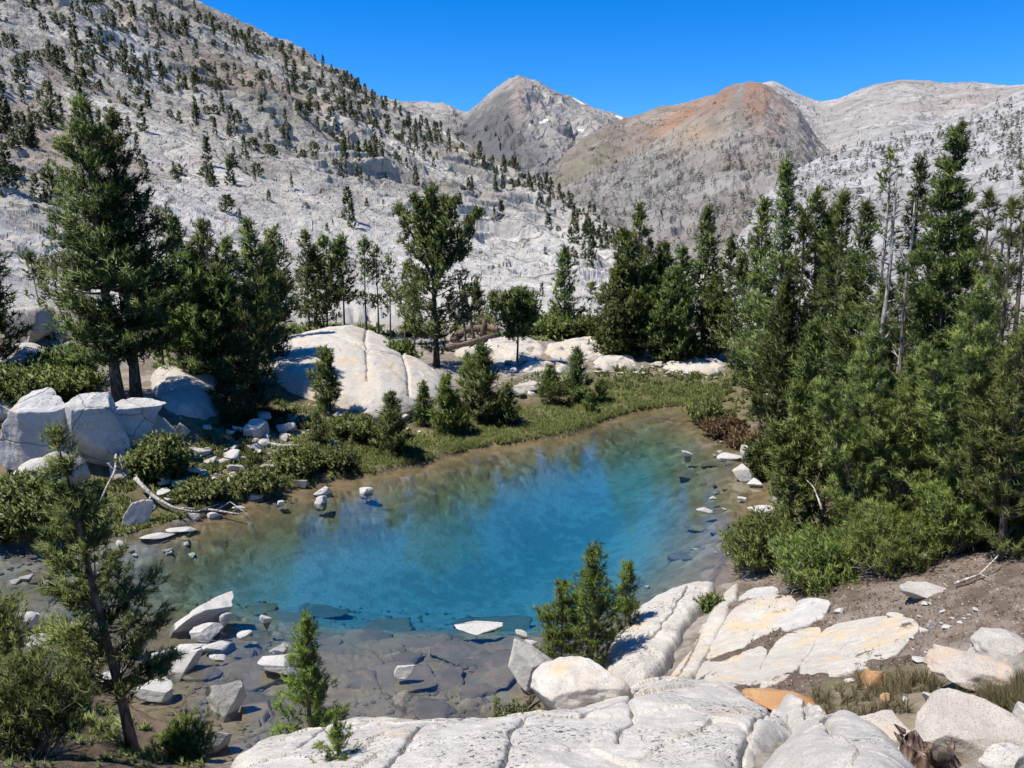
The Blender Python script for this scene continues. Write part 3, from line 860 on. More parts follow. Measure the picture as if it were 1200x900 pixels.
def HS(x, y):
    return np.mean([H(x + a, y + b) for a, b in ((0, 0), (.35, 0), (-.35, 0), (0, .35), (0, -.35), (.6, .6), (-.6, .6), (.6, -.6), (-.6, -.6))], 0)
def slab(label, poly, T, mat, edge=.35, bulge=.0, res=None, cracks=(), name='granite_slab', cat='rock slab', amp=.05, smooth=1, wob=.035, group=None, step=.0, seed=0, cw=.020, cd=.09, tilt=(0, 0), grow=0.0):
    W3 = np.array([G(*p) for p in poly]); P = smooth_poly(W3[:, :2], smooth)
    x0, y0 = P.min(0) - .25; x1, y1 = P.max(0) + .25
    if res is None: res = max(.02, .0011 * np.hypot(*P.mean(0)))
    xs = np.arange(x0, x1 + res, res); ys = np.arange(y0, y1 + res, res)
    X, Y = np.meshgrid(xs, ys)
    sd = poly_sdf(X, Y, P) + grow + noise3(X * 1.4, Y * 1.4, 0, 300 + seed) * wob * 2 + noise3(X * 5, Y * 5, 0, 301 + seed) * wob * .5
    q = np.clip(sd / edge, -1, 1)
    prof = np.where(q > 0, 1 - (1 - np.clip(q, 0, 1)) ** 2.6, q * 2.0)
    mx = max(sd.max(), .1)
    Z = HS(X, Y) + T * prof - .05 + bulge * sstep(0, 1, np.clip(sd / mx, 0, 1) ** .8)
    Z = Z + tilt[0] * (X - P[:, 0].mean()) + tilt[1] * (Y - P[:, 1].mean())
    Z = Z + noise3(X * .5, Y * .5, 0, 310 + seed) * amp * 1.6 + fbm(X * 1.3, Y * 1.3, 0, 3, 311 + seed) * amp * .35 + (facet(X * .8 + noise3(X, Y, 0, 325) * .3, Y * .8, 320 + seed) * 1.0 + facet(X * 2.3, Y * 2.3, 322 + seed) * .32 + facet(X * 5.2, Y * 5.2, 321 + seed) * .12) * min(amp, .06)
    if step:
        d1, d2, c = worley(X * .8 + noise3(X, Y, 0, 330) * .4, Y * .8, 331 + seed)
        Z = Z + (c - .5) * step * sstep(0, .15, d2 - d1)
    for cr in cracks:
        cp = np.array([G(*p)[:2] for p in cr])
        dd = line_dist(X + noise3(X * 3, Y * 3, 0, 340) * .06, Y + noise3(X * 3, Y * 3, 5, 341) * .06, cp)
        Z = Z - cd * np.exp(-(dd / cw) ** 2) - cd * .22 * np.exp(-(dd / (cw * 4)) ** 2)
    keep = sd > -.12
    fc = grid_faces(*X.shape)
    k = keep.ravel()
    fc = fc[k[fc].all(1)]
    used, inv = np.unique(fc, return_inverse=True)
    V = np.stack([X, Y, Z], -1).reshape(-1, 3)[used]
    c0 = V.mean(0); c0[2] = V[:, 2].min()
    nV = len(V)
    fc = inv.reshape(-1, 4)
    # underside and rim, so that the slab is a closed body
    e = np.concatenate([fc[:, [0, 1]], fc[:, [1, 2]], fc[:, [2, 3]], fc[:, [3, 0]]])
    key = np.sort(e, 1); key = key[:, 0] * (nV + 1) + key[:, 1]
    u, ix, cnt = np.unique(key, return_index=True, return_counts=True)
    rim = e[ix[cnt == 1]]
    B = V.copy(); B[:, 2] = np.minimum(B[:, 2] - .25, H(V[:, 0], V[:, 1]) - .45)
    F2 = np.stack([rim[:, 1], rim[:, 0], rim[:, 0] + nV, rim[:, 1] + nV], 1)
    o = link(name, mk_mesh(name, np.concatenate([V, B]) - c0, [fc, fc[:, ::-1] + nV, F2], True), M[mat], None, c0)
    return tag(o, label, cat, group)

# foreground rock, right to left
slab('broad pale granite shelf along the bottom edge with dark lichen and joint cracks',
     [(268, 905), (300, 884), (345, 866), (400, 860), (470, 858), (560, 856), (640, 852), (690, 834), (740, 818), (800, 808), (850, 811), (900, 838), (935, 856), (905, 885), (885, 925), (860, 1000), (500, 1010), (270, 1000), (225, 950)],
     .30, 'granite_lichen', .55, .22, .018, [[(566, 852), (530, 880), (492, 905), (450, 950)], [(655, 846), (628, 872), (600, 905), (590, 950)], [(905, 842), (880, 870), (868, 900), (850, 960)], [(760, 822), (735, 850), (742, 880), (720, 920)], [(400, 866), (370, 885), (350, 905)], [(610, 880), (680, 872), (735, 852)]], 'granite_shelf', amp=.05, wob=.1)
slab('rounded pale granite hump at the bottom, between the wide shelf and the pink boulder', [(870, 960), (880, 905), (920, 872), (970, 855), (1010, 859), (1050, 878), (1078, 905), (1080, 980)], .35, 'granite', .45, .12, .014, [[(985, 852), (965, 880), (975, 920)]], 'granite_hump', amp=.06)
slab('knobbly ridge of grey granite beside the orange boulder', [(900, 838), (925, 830), (960, 834), (982, 846), (975, 860), (940, 862), (912, 852)], .22, 'granite', .2, .06, .012, [[(940, 832), (945, 858)]], 'granite_ridge', step=.12, amp=.06)
slab('long white granite strip sloping down to the pond, split by a crack', [(772, 808), (800, 772), (828, 725), (848, 694), (868, 680), (864, 702), (846, 738), (825, 775), (806, 806), (790, 814)], .10, 'granite_slab', .12, .05, .016, [[(838, 708), (815, 755), (792, 800)]], seed=1, amp=.03)
slab('pale granite slab with a long dirt joint, upper left of the jointed pavement', [(812, 800), (845, 738), (868, 706), (900, 698), (934, 702), (916, 735), (884, 748), (856, 766), (834, 788)], .085, 'granite_slab', .035, .03, .016, seed=2, amp=.014, name='paving_slab', grow=.068, wob=.025)
slab('small white triangular slab under the pine roots, top of the jointed pavement', [(866, 703), (880, 692), (896, 688), (912, 694), (905, 702), (880, 707)], .085, 'granite_clean', .035, .03, .014, seed=3, amp=.014, name='paving_slab', grow=.068, wob=.025)
slab('squarish white slab touching the pine litter, top right of the jointed pavement', [(940, 703), (972, 704), (966, 722), (946, 733), (916, 740), (926, 722)], .085, 'granite_clean', .035, .03, .014, seed=4, amp=.014, name='paving_slab', grow=.068, wob=.025)
slab('yellow stained slab wedge at the lower left of the jointed pavement', [(806, 812), (838, 784), (868, 765), (898, 757), (890, 783), (878, 806), (858, 818), (830, 820)], .085, 'granite_slab', .035, .03, .016, seed=5, amp=.014, name='paving_slab', grow=.068, wob=.025)
slab('tapering cream slab in the middle of the jointed pavement', [(882, 808), (900, 770), (918, 747), (944, 738), (961, 737), (950, 757), (934, 786), (920, 795), (898, 804)], .085, 'granite_slab', .035, .03, .016, seed=6, amp=.014, name='paving_slab', grow=.068, wob=.025)
slab('largest flat cream slab with an orange right rim, right end of the jointed pavement', [(938, 788), (952, 760), (966, 742), (984, 732), (1030, 725), (1066, 726), (1074, 736), (1060, 757), (1038, 772), (1000, 785), (955, 796)], .085, 'granite_slab', .035, .03, .016, seed=7, amp=.014, name='paving_slab', grow=.068, wob=.025)
slab('big white slab plunging into the pond behind the three small pines', [(700, 790), (722, 745), (752, 708), (788, 690), (836, 686), (846, 692), (820, 722), (798, 752), (776, 796), (748, 812), (722, 806)], .30, 'granite_lichen', .24, .18, .018, [[(806, 700), (786, 735), (762, 770)], [(740, 760), (770, 790)]], name='granite_shelf', seed=8, amp=.06)
boulder('upright rounded white boulder in front of the big plunging slab', 682, 815, 112, 92, 'granite_slab', dep=.8, cuts=9, lo=.6, hi=.8, sink=.25, sub=6, seed=431, yaw=20, rough=.05)
boulder('smooth orange rust stained boulder below the jointed pavement', 917, 816, 88, 34, 'granite_orange', dep=.6, cuts=5, lo=.72, hi=.9, sub=5, yaw=-10, rough=.07, sink=.3)
boulder('upright orange stone in the dry grass', 1019, 800, 27, 28, 'granite_orange', dep=.7, cuts=9)
boulder('small orange stone in the dry grass, lower right of the upright one', 1038, 824, 14, 19, 'granite_orange', dep=.7, cuts=9)
boulder('pale pinkish boulder with a cleft front on the slope above the dry grass', 1146, 786, 114, 62, 'granite_tan', dep=.6, cuts=6, lo=.66, hi=.88, sub=5, rough=.08, sink=.22)
boulder('grey white boulder at the right frame edge above the cleft boulder', 1190, 747, 92, 48, 'granite', dep=.7, cuts=6, lo=.68, hi=.9, sub=5, rough=.07, sink=.45, lift=-.14)
boulder('large pink speckled boulder behind the rotten stump', 1138, 862, 118, 84, 'granite_tan', dep=.7, cuts=7, lo=.66, hi=.88, sub=5, roll=14)
boulder('white capped boulder leaning on the pink speckled boulder', 1113, 826, 60, 34, 'granite', dep=.6, cuts=8, sub=5, roll=10)
boulder('low tan boulder left of the rotten stump', 1034, 856, 92, 62, 'granite_tan', dep=.7, cuts=8, sub=5, lo=.6)
boulder('pale boulder cut by the right frame edge beside the tall grass', 1200, 852, 36, 42, 'granite', dep=.8, cuts=8)
boulder('grey boulder in the bottom right corner', 1182, 890, 56, 40, 'granite', dep=.8, cuts=8)
boulder('dark sided angular boulder lying on the pine litter', 1085, 690, 64, 28, 'granite', dep=.55, cuts=9, lo=.45, hi=.7, yaw=15, flat_top=(0, 0, 1, .55), lift=-.08)
boulder('thin flat white stone at the upper edge of the largest pavement slab', 1053, 720, 26, 9, 'granite_clean', name='stone', cat='stone', dep=.6, cuts=9)
for i, (x, y, w, h, lb) in enumerate([(982, 716, 12, 8, 'white pebble pair stone on the litter right of the squarish slab'), (1082, 738, 12, 6, 'small white stone on the litter right of the largest slab'),
        (1081, 772, 22, 9, 'flat white stone left of the cleft boulder'), (1089, 775, 14, 10, 'round white stone touching the cleft boulder'), (1012, 783, 14, 9, 'white stone above the upright orange stone'),
        (1091, 735, 9, 14, 'upright yellowish stone on the litter'), (1110, 734, 14, 6, 'pale flat stone beyond the yellowish upright one'), (1087, 707, 14, 6, 'white chip in front of the dark sided boulder'),
        (1059, 820, 10, 8, 'white stone right of the small orange stone'), (996, 797, 12, 6, 'pale stone at the edge of the dry grass')]):
    boulder(lb, x, y, w, h, 'granite_clean', name='stone', cat='stone', sub=3, cuts=9)

# white boulders standing in the pond
WB = [(240, 715, 78, 36, -14, 'largest white boulder in the shallows, long and tilted up to the right'), (237, 742, 42, 20, 5, 'rounded white boulder just below the largest tilted one'),
      (219, 758, 40, 13, 0, 'low wedge shaped white boulder in the middle of the shallows'), (217, 774, 40, 24, -16, 'white boulder tilted up to the right, lowest of the left cluster'),
      (190, 765, 20, 10, 0, 'small block like white rock at the left of the cluster'), (257, 754, 33, 11, 8, 'flat white rock right of the wedge shaped boulder'),
      (256, 770, 18, 9, 10, 'small oval white rock under the flat rock'), (288, 743, 17, 9, 0, 'little white rock right of the cluster'), (265, 727, 14, 13, 0, 'pointed little rock behind the cluster'),
      (312, 726, 13, 10, 0, 'round white rock on a drowned slab, alone on the right'), (324, 775, 60, 28, 2, 'broad white boulder behind the pond edge sapling'), (329, 760, 22, 13, 0, 'small white rock resting behind the broad boulder'),
      (270, 820, 42, 36, -26, 'white slab boulder nearest to the camera, tilted steeply'), (176, 811, 42, 24, 8, 'white boulder just right of the leaning pine trunk'), (110, 794, 52, 20, 4, 'white boulder left of the leaning pine trunk'),
      (155, 757, 30, 20, 0, 'white boulder half hidden by the leaning pine'), (92, 731, 30, 11, 0, 'flat white rock beyond the leaning pine, left of its trunk'), (114, 742, 24, 10, 0, 'lower flat white rock beyond the leaning pine'),
      (24, 729, 44, 26, -14, 'pale boulder at the left frame edge in the stream'), (46, 745, 46, 11, 0, 'long low white rock below the left edge boulder'), (52, 757, 24, 13, 0, 'small white rock behind the pine shrub'),
      (245, 873, 42, 27, 6, 'white boulder at the near shore behind the green shrub'),
      (180, 625, 42, 12, 0, 'flat white rock on the far left shore'), (158, 604, 26, 36, 30, 'upright leaning white boulder on the far left shore'), (215, 618, 36, 11, 4, 'flat white rock right of the shore slab pile'),
      (192, 608, 34, 12, 0, 'thin white slab stacked in the shore pile'), (226, 604, 16, 10, 0, 'small white rock on top of the shore pile'), (250, 603, 18, 8, 0, 'white rock at the tip of the driftwood'),
      (353, 567, 15, 11, 0, 'round white rock at the far bank, left of a pair'), (379, 575, 20, 10, 0, 'oval white rock off the far bank'), (377, 586, 15, 9, 0, 'white rock just below the oval one'), (428, 575, 18, 8, 0, 'lone flat white rock off the far bank'),
      (300, 579, 20, 9, 10, 'white rock on the mud of the far bank'), (328, 590, 10, 6, 0, 'tiny white rock in the brown shallows'), (280, 595, 14, 5, 0, 'thin white rock at the edge of the brown shallows'),
      (565, 730, 56, 15, 4, 'long white topped boulder alone in the middle of the water'), (612, 743, 14, 9, 0, 'uppermost of the white rocks beside the three small pines'), (617, 753, 24, 13, -6, 'middle white rock beside the three small pines'),
      (616, 786, 46, 52, -42, 'tall white wedge slab rising from the water beside the three small pines'), (474, 791, 16, 16, 35, 'white corner of a drowned slab sticking out of the water'),
      (474, 854, 38, 22, 0, 'white pyramid rock at the near shore'), (545, 845, 32, 14, -8, 'flat white rock at the near shore right of the pyramid'),
      (804, 532, 15, 9, 0, 'rounded white rock in the far shallows'), (825, 597, 19, 7, 0, 'flat white rock off the right shore'), (857, 534, 30, 7, 0, 'long flat white rock by the red shrubs'), (878, 528, 22, 11, 0, 'white rock against the red shrub bank'),
      (868, 556, 28, 18, -10, 'pointed white boulder at the right shore'), (886, 566, 18, 10, 0, 'small rock right of the pointed boulder'), (895, 596, 34, 9, 0, 'flat pale rocks under the right shore pines'), (836, 583, 9, 4, 0, 'tiny white rock near the right shore'), (869, 584, 10, 4, 0, 'tiny flat rock below the pointed boulder'), (600, 845, 30, 10, 5, 'pale flat rock under the near shore shrub')]
for x, y, w, h, rl, lb in WB:
    big = w > 30
    boulder(lb, x, y, w * 1.12, h * 1.12, 'granite_clean', dep=.62 if w / h > 1.6 else .5, roll=rl, cuts=11 if big else 9, lo=.42, hi=.8, sink=.30, sub=5 if big else 4, rough=.045, ground=0.0, name='boulder' if w > 16 else 'stone', cat='boulder' if w > 16 else 'stone')
# drowned slabs on the bed, dark and wet
for i, (x, y, w, h, rl) in enumerate([(470, 800, 78, 44, 28), (512, 832, 52, 40, 10), (575, 738, 96, 26, 4), (590, 790, 70, 60, -35), (540, 770, 70, 30, 0), (500, 760, 60, 20, 0), (430, 755, 60, 26, 0), (420, 800, 60, 36, 5),
        (380, 760, 50, 24, 0), (450, 740, 70, 20, 0), (520, 800, 46, 30, 0), (560, 812, 44, 26, 10), (640, 765, 40, 20, 0), (340, 730, 60, 22, 0), (380, 720, 60, 18, 0), (300, 720, 46, 16, 0), (310, 800, 44, 24, 0), (240, 790, 44, 24, 0), (290, 770, 30, 16, 0),
        (660, 730, 60, 18, 0), (800, 655, 44, 12, 0), (820, 620, 44, 12, 0), (810, 560, 40, 9, 0), (840, 545, 40, 8, 0), (140, 690, 50, 16, 0), (60, 700, 60, 14, 0), (40, 680, 44, 10, 0), (110, 670, 40, 10, 0), (480, 775, 40, 14, 0), (595, 760, 44, 18, 0), (560, 760, 40, 16, 0)]):
    X, Y, Z = G(x, y, False); d = math.hypot(Y, CAM_Z - Z); s = d / F_PX
    V = rock_verts(700 + i, (w * s, h * s / max(.25, (CAM_Z - Z) / d) * .9, .34), 8, .6, .85, 4, .09, (.1, -.2, 1, .62)) @ rotm(rl * .6, 0, 0).T @ rotm(0, rng.uniform(-5, 5), rng.uniform(-5, 5)).T
    o = link('submerged_slab', mk_mesh('submerged_slab', V, [ico(4)[1]], True), M['granite_wet'], None, (X, Y, min(Z + .05, -.16)))
    tag(o, 'dark flat slab lying under the water on the pond bed', 'rock slab', 'drowned slabs on the pond bed')

# left bank outcrops
slab('whale backed white granite dome with curved cracks across the pond', [(300, 430), (322, 404), (360, 396), (420, 393), (456, 402), (480, 424), (515, 440), (532, 462), (520, 486), (480, 490), (440, 490), (405, 478), (360, 468), (330, 455)], .70, 'granite_slab', 1.2, .95, .055,
     [[(345, 400), (390, 420), (430, 440), (432, 470)], [(430, 398), (428, 425), (432, 445)], [(432, 440), (470, 440), (500, 440), (528, 458)], [(470, 430), (478, 460), (480, 488)]], 'granite_dome', amp=.045, cw=.06, cd=.22, seed=20)
boulder('rounded pale rock below the left end of the granite dome', 445, 470, 36, 24, 'granite', cuts=8, sub=4)
boulder('grey white rock next to the saplings below the dome', 472, 476, 70, 30, 'granite', cuts=8, dep=.7)
boulder('low tan rock in front of the dome', 440, 487, 44, 18, 'granite_tan', cuts=8)
boulder('small white rock left of the dome front', 428, 455, 40, 14, 'granite', cuts=8)
boulder('pale rounded rock in the meadow beside the two saplings', 624, 453, 46, 16, 'granite_tan', cuts=6, lo=.65)
boulder('white rock left of the rounded meadow rock', 603, 460, 26, 12, 'granite', cuts=7)
for i, (P, lb) in enumerate([([(548, 408), (580, 399), (620, 399), (640, 406), (634, 424), (600, 424), (560, 424)], 'low white slab behind the small leaning pine'), ([(640, 404), (700, 398), (720, 404), (712, 420), (670, 424), (640, 418)], 'low cracked slab in the middle of the far bank'),
        ([(690, 424), (730, 418), (750, 424), (742, 434), (700, 436)], 'low tan slab nearest to the far end of the pond'), ([(770, 428), (810, 422), (850, 424), (850, 436), (800, 440)], 'flat pale slab by the far right bank'), ([(600, 432), (640, 426), (670, 428), (660, 436), (620, 438)], 'thin white ledge above the meadow'), ([(530, 410), (556, 404), (572, 410), (560, 420), (538, 420)], 'small white slab right of the tall open pine')]):
    slab(lb, P, .30, 'granite_slab', .5, .18, .06, (), 'granite_slab', amp=.09, seed=30 + i, step=.35)
boulder('big white boulder with a smooth sloping face, farthest left in the boulder heap', 52, 518, 92, 104, 'granite_block', dep=.75, cuts=8, lo=.55, hi=.75, sub=6, seed=903, yaw=10, rough=.05, sink=.25, flat_top=(-.2, -.3, 1, .58))
boulder('big white boulder split by a crack, in the middle of the boulder heap', 112, 520, 82, 98, 'granite_block', dep=.8, cuts=8, lo=.55, hi=.74, sub=6, seed=908, yaw=-14, rough=.05, sink=.25, flat_top=(.1, -.3, 1, .55))
boulder('lichen covered boulder leaning below the big white ones', 64, 566, 84, 72, 'granite_lichen', dep=.7, cuts=10, lo=.5, hi=.75, sub=5, roll=-14, seed=921)
boulder('square lichen topped block with a shaded front, right of the cracked boulder', 160, 504, 72, 66, 'granite_block', dep=.8, cuts=7, lo=.5, hi=.68, sub=6, seed=937, yaw=25, flat_top=(.05, -.1, 1, .5))
boulder('angular grey block wedged right of the square block', 192, 508, 34, 40, 'granite', dep=.8, cuts=9, lo=.45, hi=.7, seed=941)
boulder('white rock at the right end of the boulder heap', 213, 506, 20, 20, 'granite', cuts=8)
boulder('small pale rock below the square block', 150, 545, 40, 30, 'granite', cuts=9, lo=.5)
boulder('brown shaded square block high on the left bank', 34, 388, 58, 44, 'granite_tan', dep=.8, cuts=9, lo=.45, hi=.66, seed=955, flat_top=(0, 0, 1, .5))
boulder('broad pale rock under the brown square block', 50, 425, 110, 46, 'granite', dep=.8, cuts=9, lo=.5, sub=5)
boulder('white rock behind the brown square block', 70, 385, 60, 22, 'granite', dep=.8, cuts=8)
boulder('grey boulder at the left frame edge under the shrubs', 5, 482, 40, 26, 'granite_lichen', cuts=9)
boulder('second grey boulder under the shrubs at the left', 30, 490, 34, 22, 'granite', cuts=9)
slab('broad granite slab in the shade right of the twin pines', [(170, 440), (205, 432), (245, 452), (262, 470), (250, 492), (215, 490), (185, 474)], .35, 'granite', .5, .25, .035, (), 'granite_slab', seed=41, amp=.08)
boulder('pale rock behind the shaded slab', 240, 448, 34, 18, 'granite', cuts=8)
boulder('angular white rock with a shaded side among the heath', 303, 504, 34, 24, 'granite', cuts=9, lo=.45)
boulder('white rock on the slope below the dome end', 336, 502, 24, 14, 'granite', cuts=9)
boulder('white slab rock in the heath left of the log', 232, 528, 30, 12, 'granite', cuts=9)
boulder('pale rock in the heath below the slab rock', 262, 540, 18, 8, 'granite', cuts=9)
boulder('pale flat rock above the far bank', 312, 547, 22, 9, 'granite_tan', cuts=9)
boulder('pale rock behind the bushes at the foot of the right pines', 922, 628, 52, 30, 'granite', cuts=9)
boulder('white boulder seen between the right pine trunks', 936, 430, 34, 26, 'granite', cuts=8)
boulder('second white boulder between the right pine trunks', 922, 448, 26, 28, 'granite', cuts=8)
boulder('pale boulder under the dark right pines', 960, 470, 40, 24, 'granite', cuts=8)

# ----------------------------------------------------------------- loose stones one could count
STONES = []
for i in range(5):
    me = mk_mesh('stone', rock_verts(1200 + i, (1, .8, .62), 10, .45, .8, 3, .06), [ico(3)[1]], True); me.materials.append(M['granite_clean' if i % 2 else 'granite']); STONES.append(me)
def scatter(n, poly, s0, s1, label, group, seed, water=False, sink=.2, power=2.2):
    g = np.random.default_rng(seed); P = np.array(poly, float); k = 0
    while k < n:
        x, y = g.uniform(*np.array([P[:, 0].min(), P[:, 0].max()])), g.uniform(P[:, 1].min(), P[:, 1].max())
        if poly_sdf(np.array([x]), np.array([y]), P)[0] < 0: continue
        X, Y, Z = G(x, y, False)
        if not water and Z < .05: continue
        s = (s0 + (s1 - s0) * g.random() ** power) * math.hypot(Y, CAM_Z - Z) / F_PX
        o = bpy.data.objects.new('stone', STONES[g.integers(5)]); COL.objects.link(o)
        o.location = (X, Y, Z + s * (.38 - sink)); o.rotation_euler = (g.uniform(-.3, .3), g.uniform(-.3, .3), g.uniform(0, 6.3))
        o.scale = (s, s * g.uniform(.7, 1.1), s * g.uniform(.5, 1.1))
        tag(o, label, 'stone', group); k += 1
scatter(70, [(180, 520), (260, 490), (340, 470), (420, 490), (420, 520), (330, 555), (230, 590), (180, 580)], 6, 24, 'loose white stone lying in the heath on the left bank', 'loose stones on the left bank', 1)
scatter(40, [(380, 480), (460, 470), (520, 490), (640, 440), (700, 430), (700, 445), (600, 480), (480, 520), (400, 520)], 6, 20, 'loose white stone among the meadow saplings', 'loose stones by the meadow', 2)
scatter(42, [(560, 425), (700, 425), (850, 425), (850, 445), (720, 440), (600, 440)], 5, 18, 'pale stone in the stony strip along the far bank', 'stones of the far bank strip', 3)
scatter(30, [(1040, 700), (1110, 690), (1150, 720), (1110, 790), (1050, 800), (1030, 780)], 3, 9, 'small pale stone strewn on the pine litter', 'stones on the pine litter', 4)
scatter(22, [(150, 545), (190, 510), (270, 520), (300, 560), (240, 590), (190, 590), (150, 580)], 14, 32, 'angular white rock on the bank below the boulder heap', 'angular rocks below the boulder heap', 8)
scatter(16, [(870, 440), (960, 430), (980, 500), (930, 540), (880, 470)], 6, 20, 'white stone under the right hand pines', 'stones under the right pines', 5)
scatter(28, [(0, 660), (120, 640), (230, 630), (260, 640), (120, 700), (0, 720)], 5, 18, 'stone in the shallow stream bed at the left', 'stones of the stream bed', 6, True, .1)
scatter(18, [(700, 700), (860, 650), (870, 540), (840, 510), (830, 620), (760, 690)], 5, 16, 'stone drowned along the right shore', 'drowned stones of the right shore', 7, True, .1)

# ----------------------------------------------------------------- foliage
def tuft_mesh(P, D, S, nb, wf, spread, g, tint, along=.5):
    N = len(P)
    D = D / (np.linalg.norm(D, axis=1, keepdims=True) + 1e-9)
    r = g.normal(size=(N, nb, 3))
    b = D[:, None] * 1.0 + r * spread
    b /= np.linalg.norm(b, axis=2, keepdims=True)
    nrm = b * .9 + D[:, None] * .25 + np.array([0, 0, .25]); nrm /= np.linalg.norm(nrm, axis=2, keepdims=True) + 1e-9
    tuft_mesh.N = np.repeat(nrm.reshape(-1, 3), 3, 0)
    perp = np.cross(b, g.normal(size=(N, nb, 3))); perp /= np.linalg.norm(perp, axis=2, keepdims=True) + 1e-9
    L = S[:, None, None] * g.uniform(.7, 1.1, (N, nb, 1))
    base = P[:, None] + D[:, None] * (S[:, None, None] * g.uniform(-along, along, (N, nb, 1)))
    w = L * wf
    flip = np.sign((np.cross(2 * perp, b) * nrm).sum(2, keepdims=True) + 1e-9)      # every needle faces out of its tuft
    perp = perp * flip
    V = np.stack([base - perp * w, base + perp * w, base + b * L], 2).reshape(-1, 3)
    return V, np.repeat(tint, nb), np.repeat(nrm.reshape(-1, 3), 3, 0)

def leaf_mesh(name, V, T, N):
    me = mk_mesh(name, V, [np.arange(len(V)).reshape(-1, 3)], True, {'tint': ('FACE', 'FLOAT', np.clip(T, 0, 1))})
    at = me.attributes.new('custom_normal', 'FLOAT_VECTOR', 'POINT')      # needles shade as part of a round tuft
    at.data.foreach_set('vector', np.asarray(N, np.float32).ravel())
    return me

def finish_crown(name, parts, mat, parent, loc=None):
    V = np.concatenate([p[0] for p in parts]); T = np.concatenate([p[1] for p in parts])
    Fc = np.arange(len(V)).reshape(-1, 3)
    me = leaf_mesh(name, V, T, np.concatenate([p[2] for p in parts]))
    return link(name, me, mat, parent)

def profile(kind, t):
    if kind == 'cone': return np.clip((1 - t) ** .8, 0, 1) * sstep(-.15, .12, t) + .04
    if kind == 'column': return np.clip(1 - t ** 1.7, 0, 1) ** .9 * (.65 + .35 * sstep(0, .35, t)) * .95 + .05
    if kind == 'round': return np.sqrt(np.clip(1 - (2 * t - .9) ** 2 * .80, .02, 1))
    if kind == 'open': return .45 + .55 * sin_(t)
    return 1 - t
def sin_(t): return np.sin(np.clip(t, 0, 1) * pi)

KINDS = {
    'lodgepole': dict(prof='cone', cb=.22, per_m=8.5, el0=-5, el1=50, curve=.35, tr=.012, dens=1.0, gap=.10),
    'slim':      dict(prof='column', cb=.22, per_m=7, el0=0, el1=55, curve=.3, tr=.011, dens=.8, gap=.2),
    'bushy':     dict(prof='column', cb=.04, per_m=13, el0=5, el1=60, curve=.45, tr=.016, dens=1.1, gap=.06),
    'big':       dict(prof='cone', cb=.16, per_m=6.5, el0=-8, el1=48, curve=.30, tr=.019, dens=1.6, gap=.08),
    'dense':     dict(prof='cone', cb=.10, per_m=10, el0=-10, el1=40, curve=.25, tr=.016, dens=1.25, gap=.05),
    'open':      dict(prof='cone', cb=.18, per_m=6.0, el0=0, el1=60, curve=.5, tr=.017, dens=1.2, gap=.15),
    'sapling':   dict(prof='cone', cb=.03, per_m=13, el0=15, el1=65, curve=.4, tr=.018, dens=1.45, gap=.04),
    'thin':      dict(prof='column', cb=.35, per_m=6, el0=5, el1=55, curve=.4, tr=.010, dens=.45, gap=.3),
}
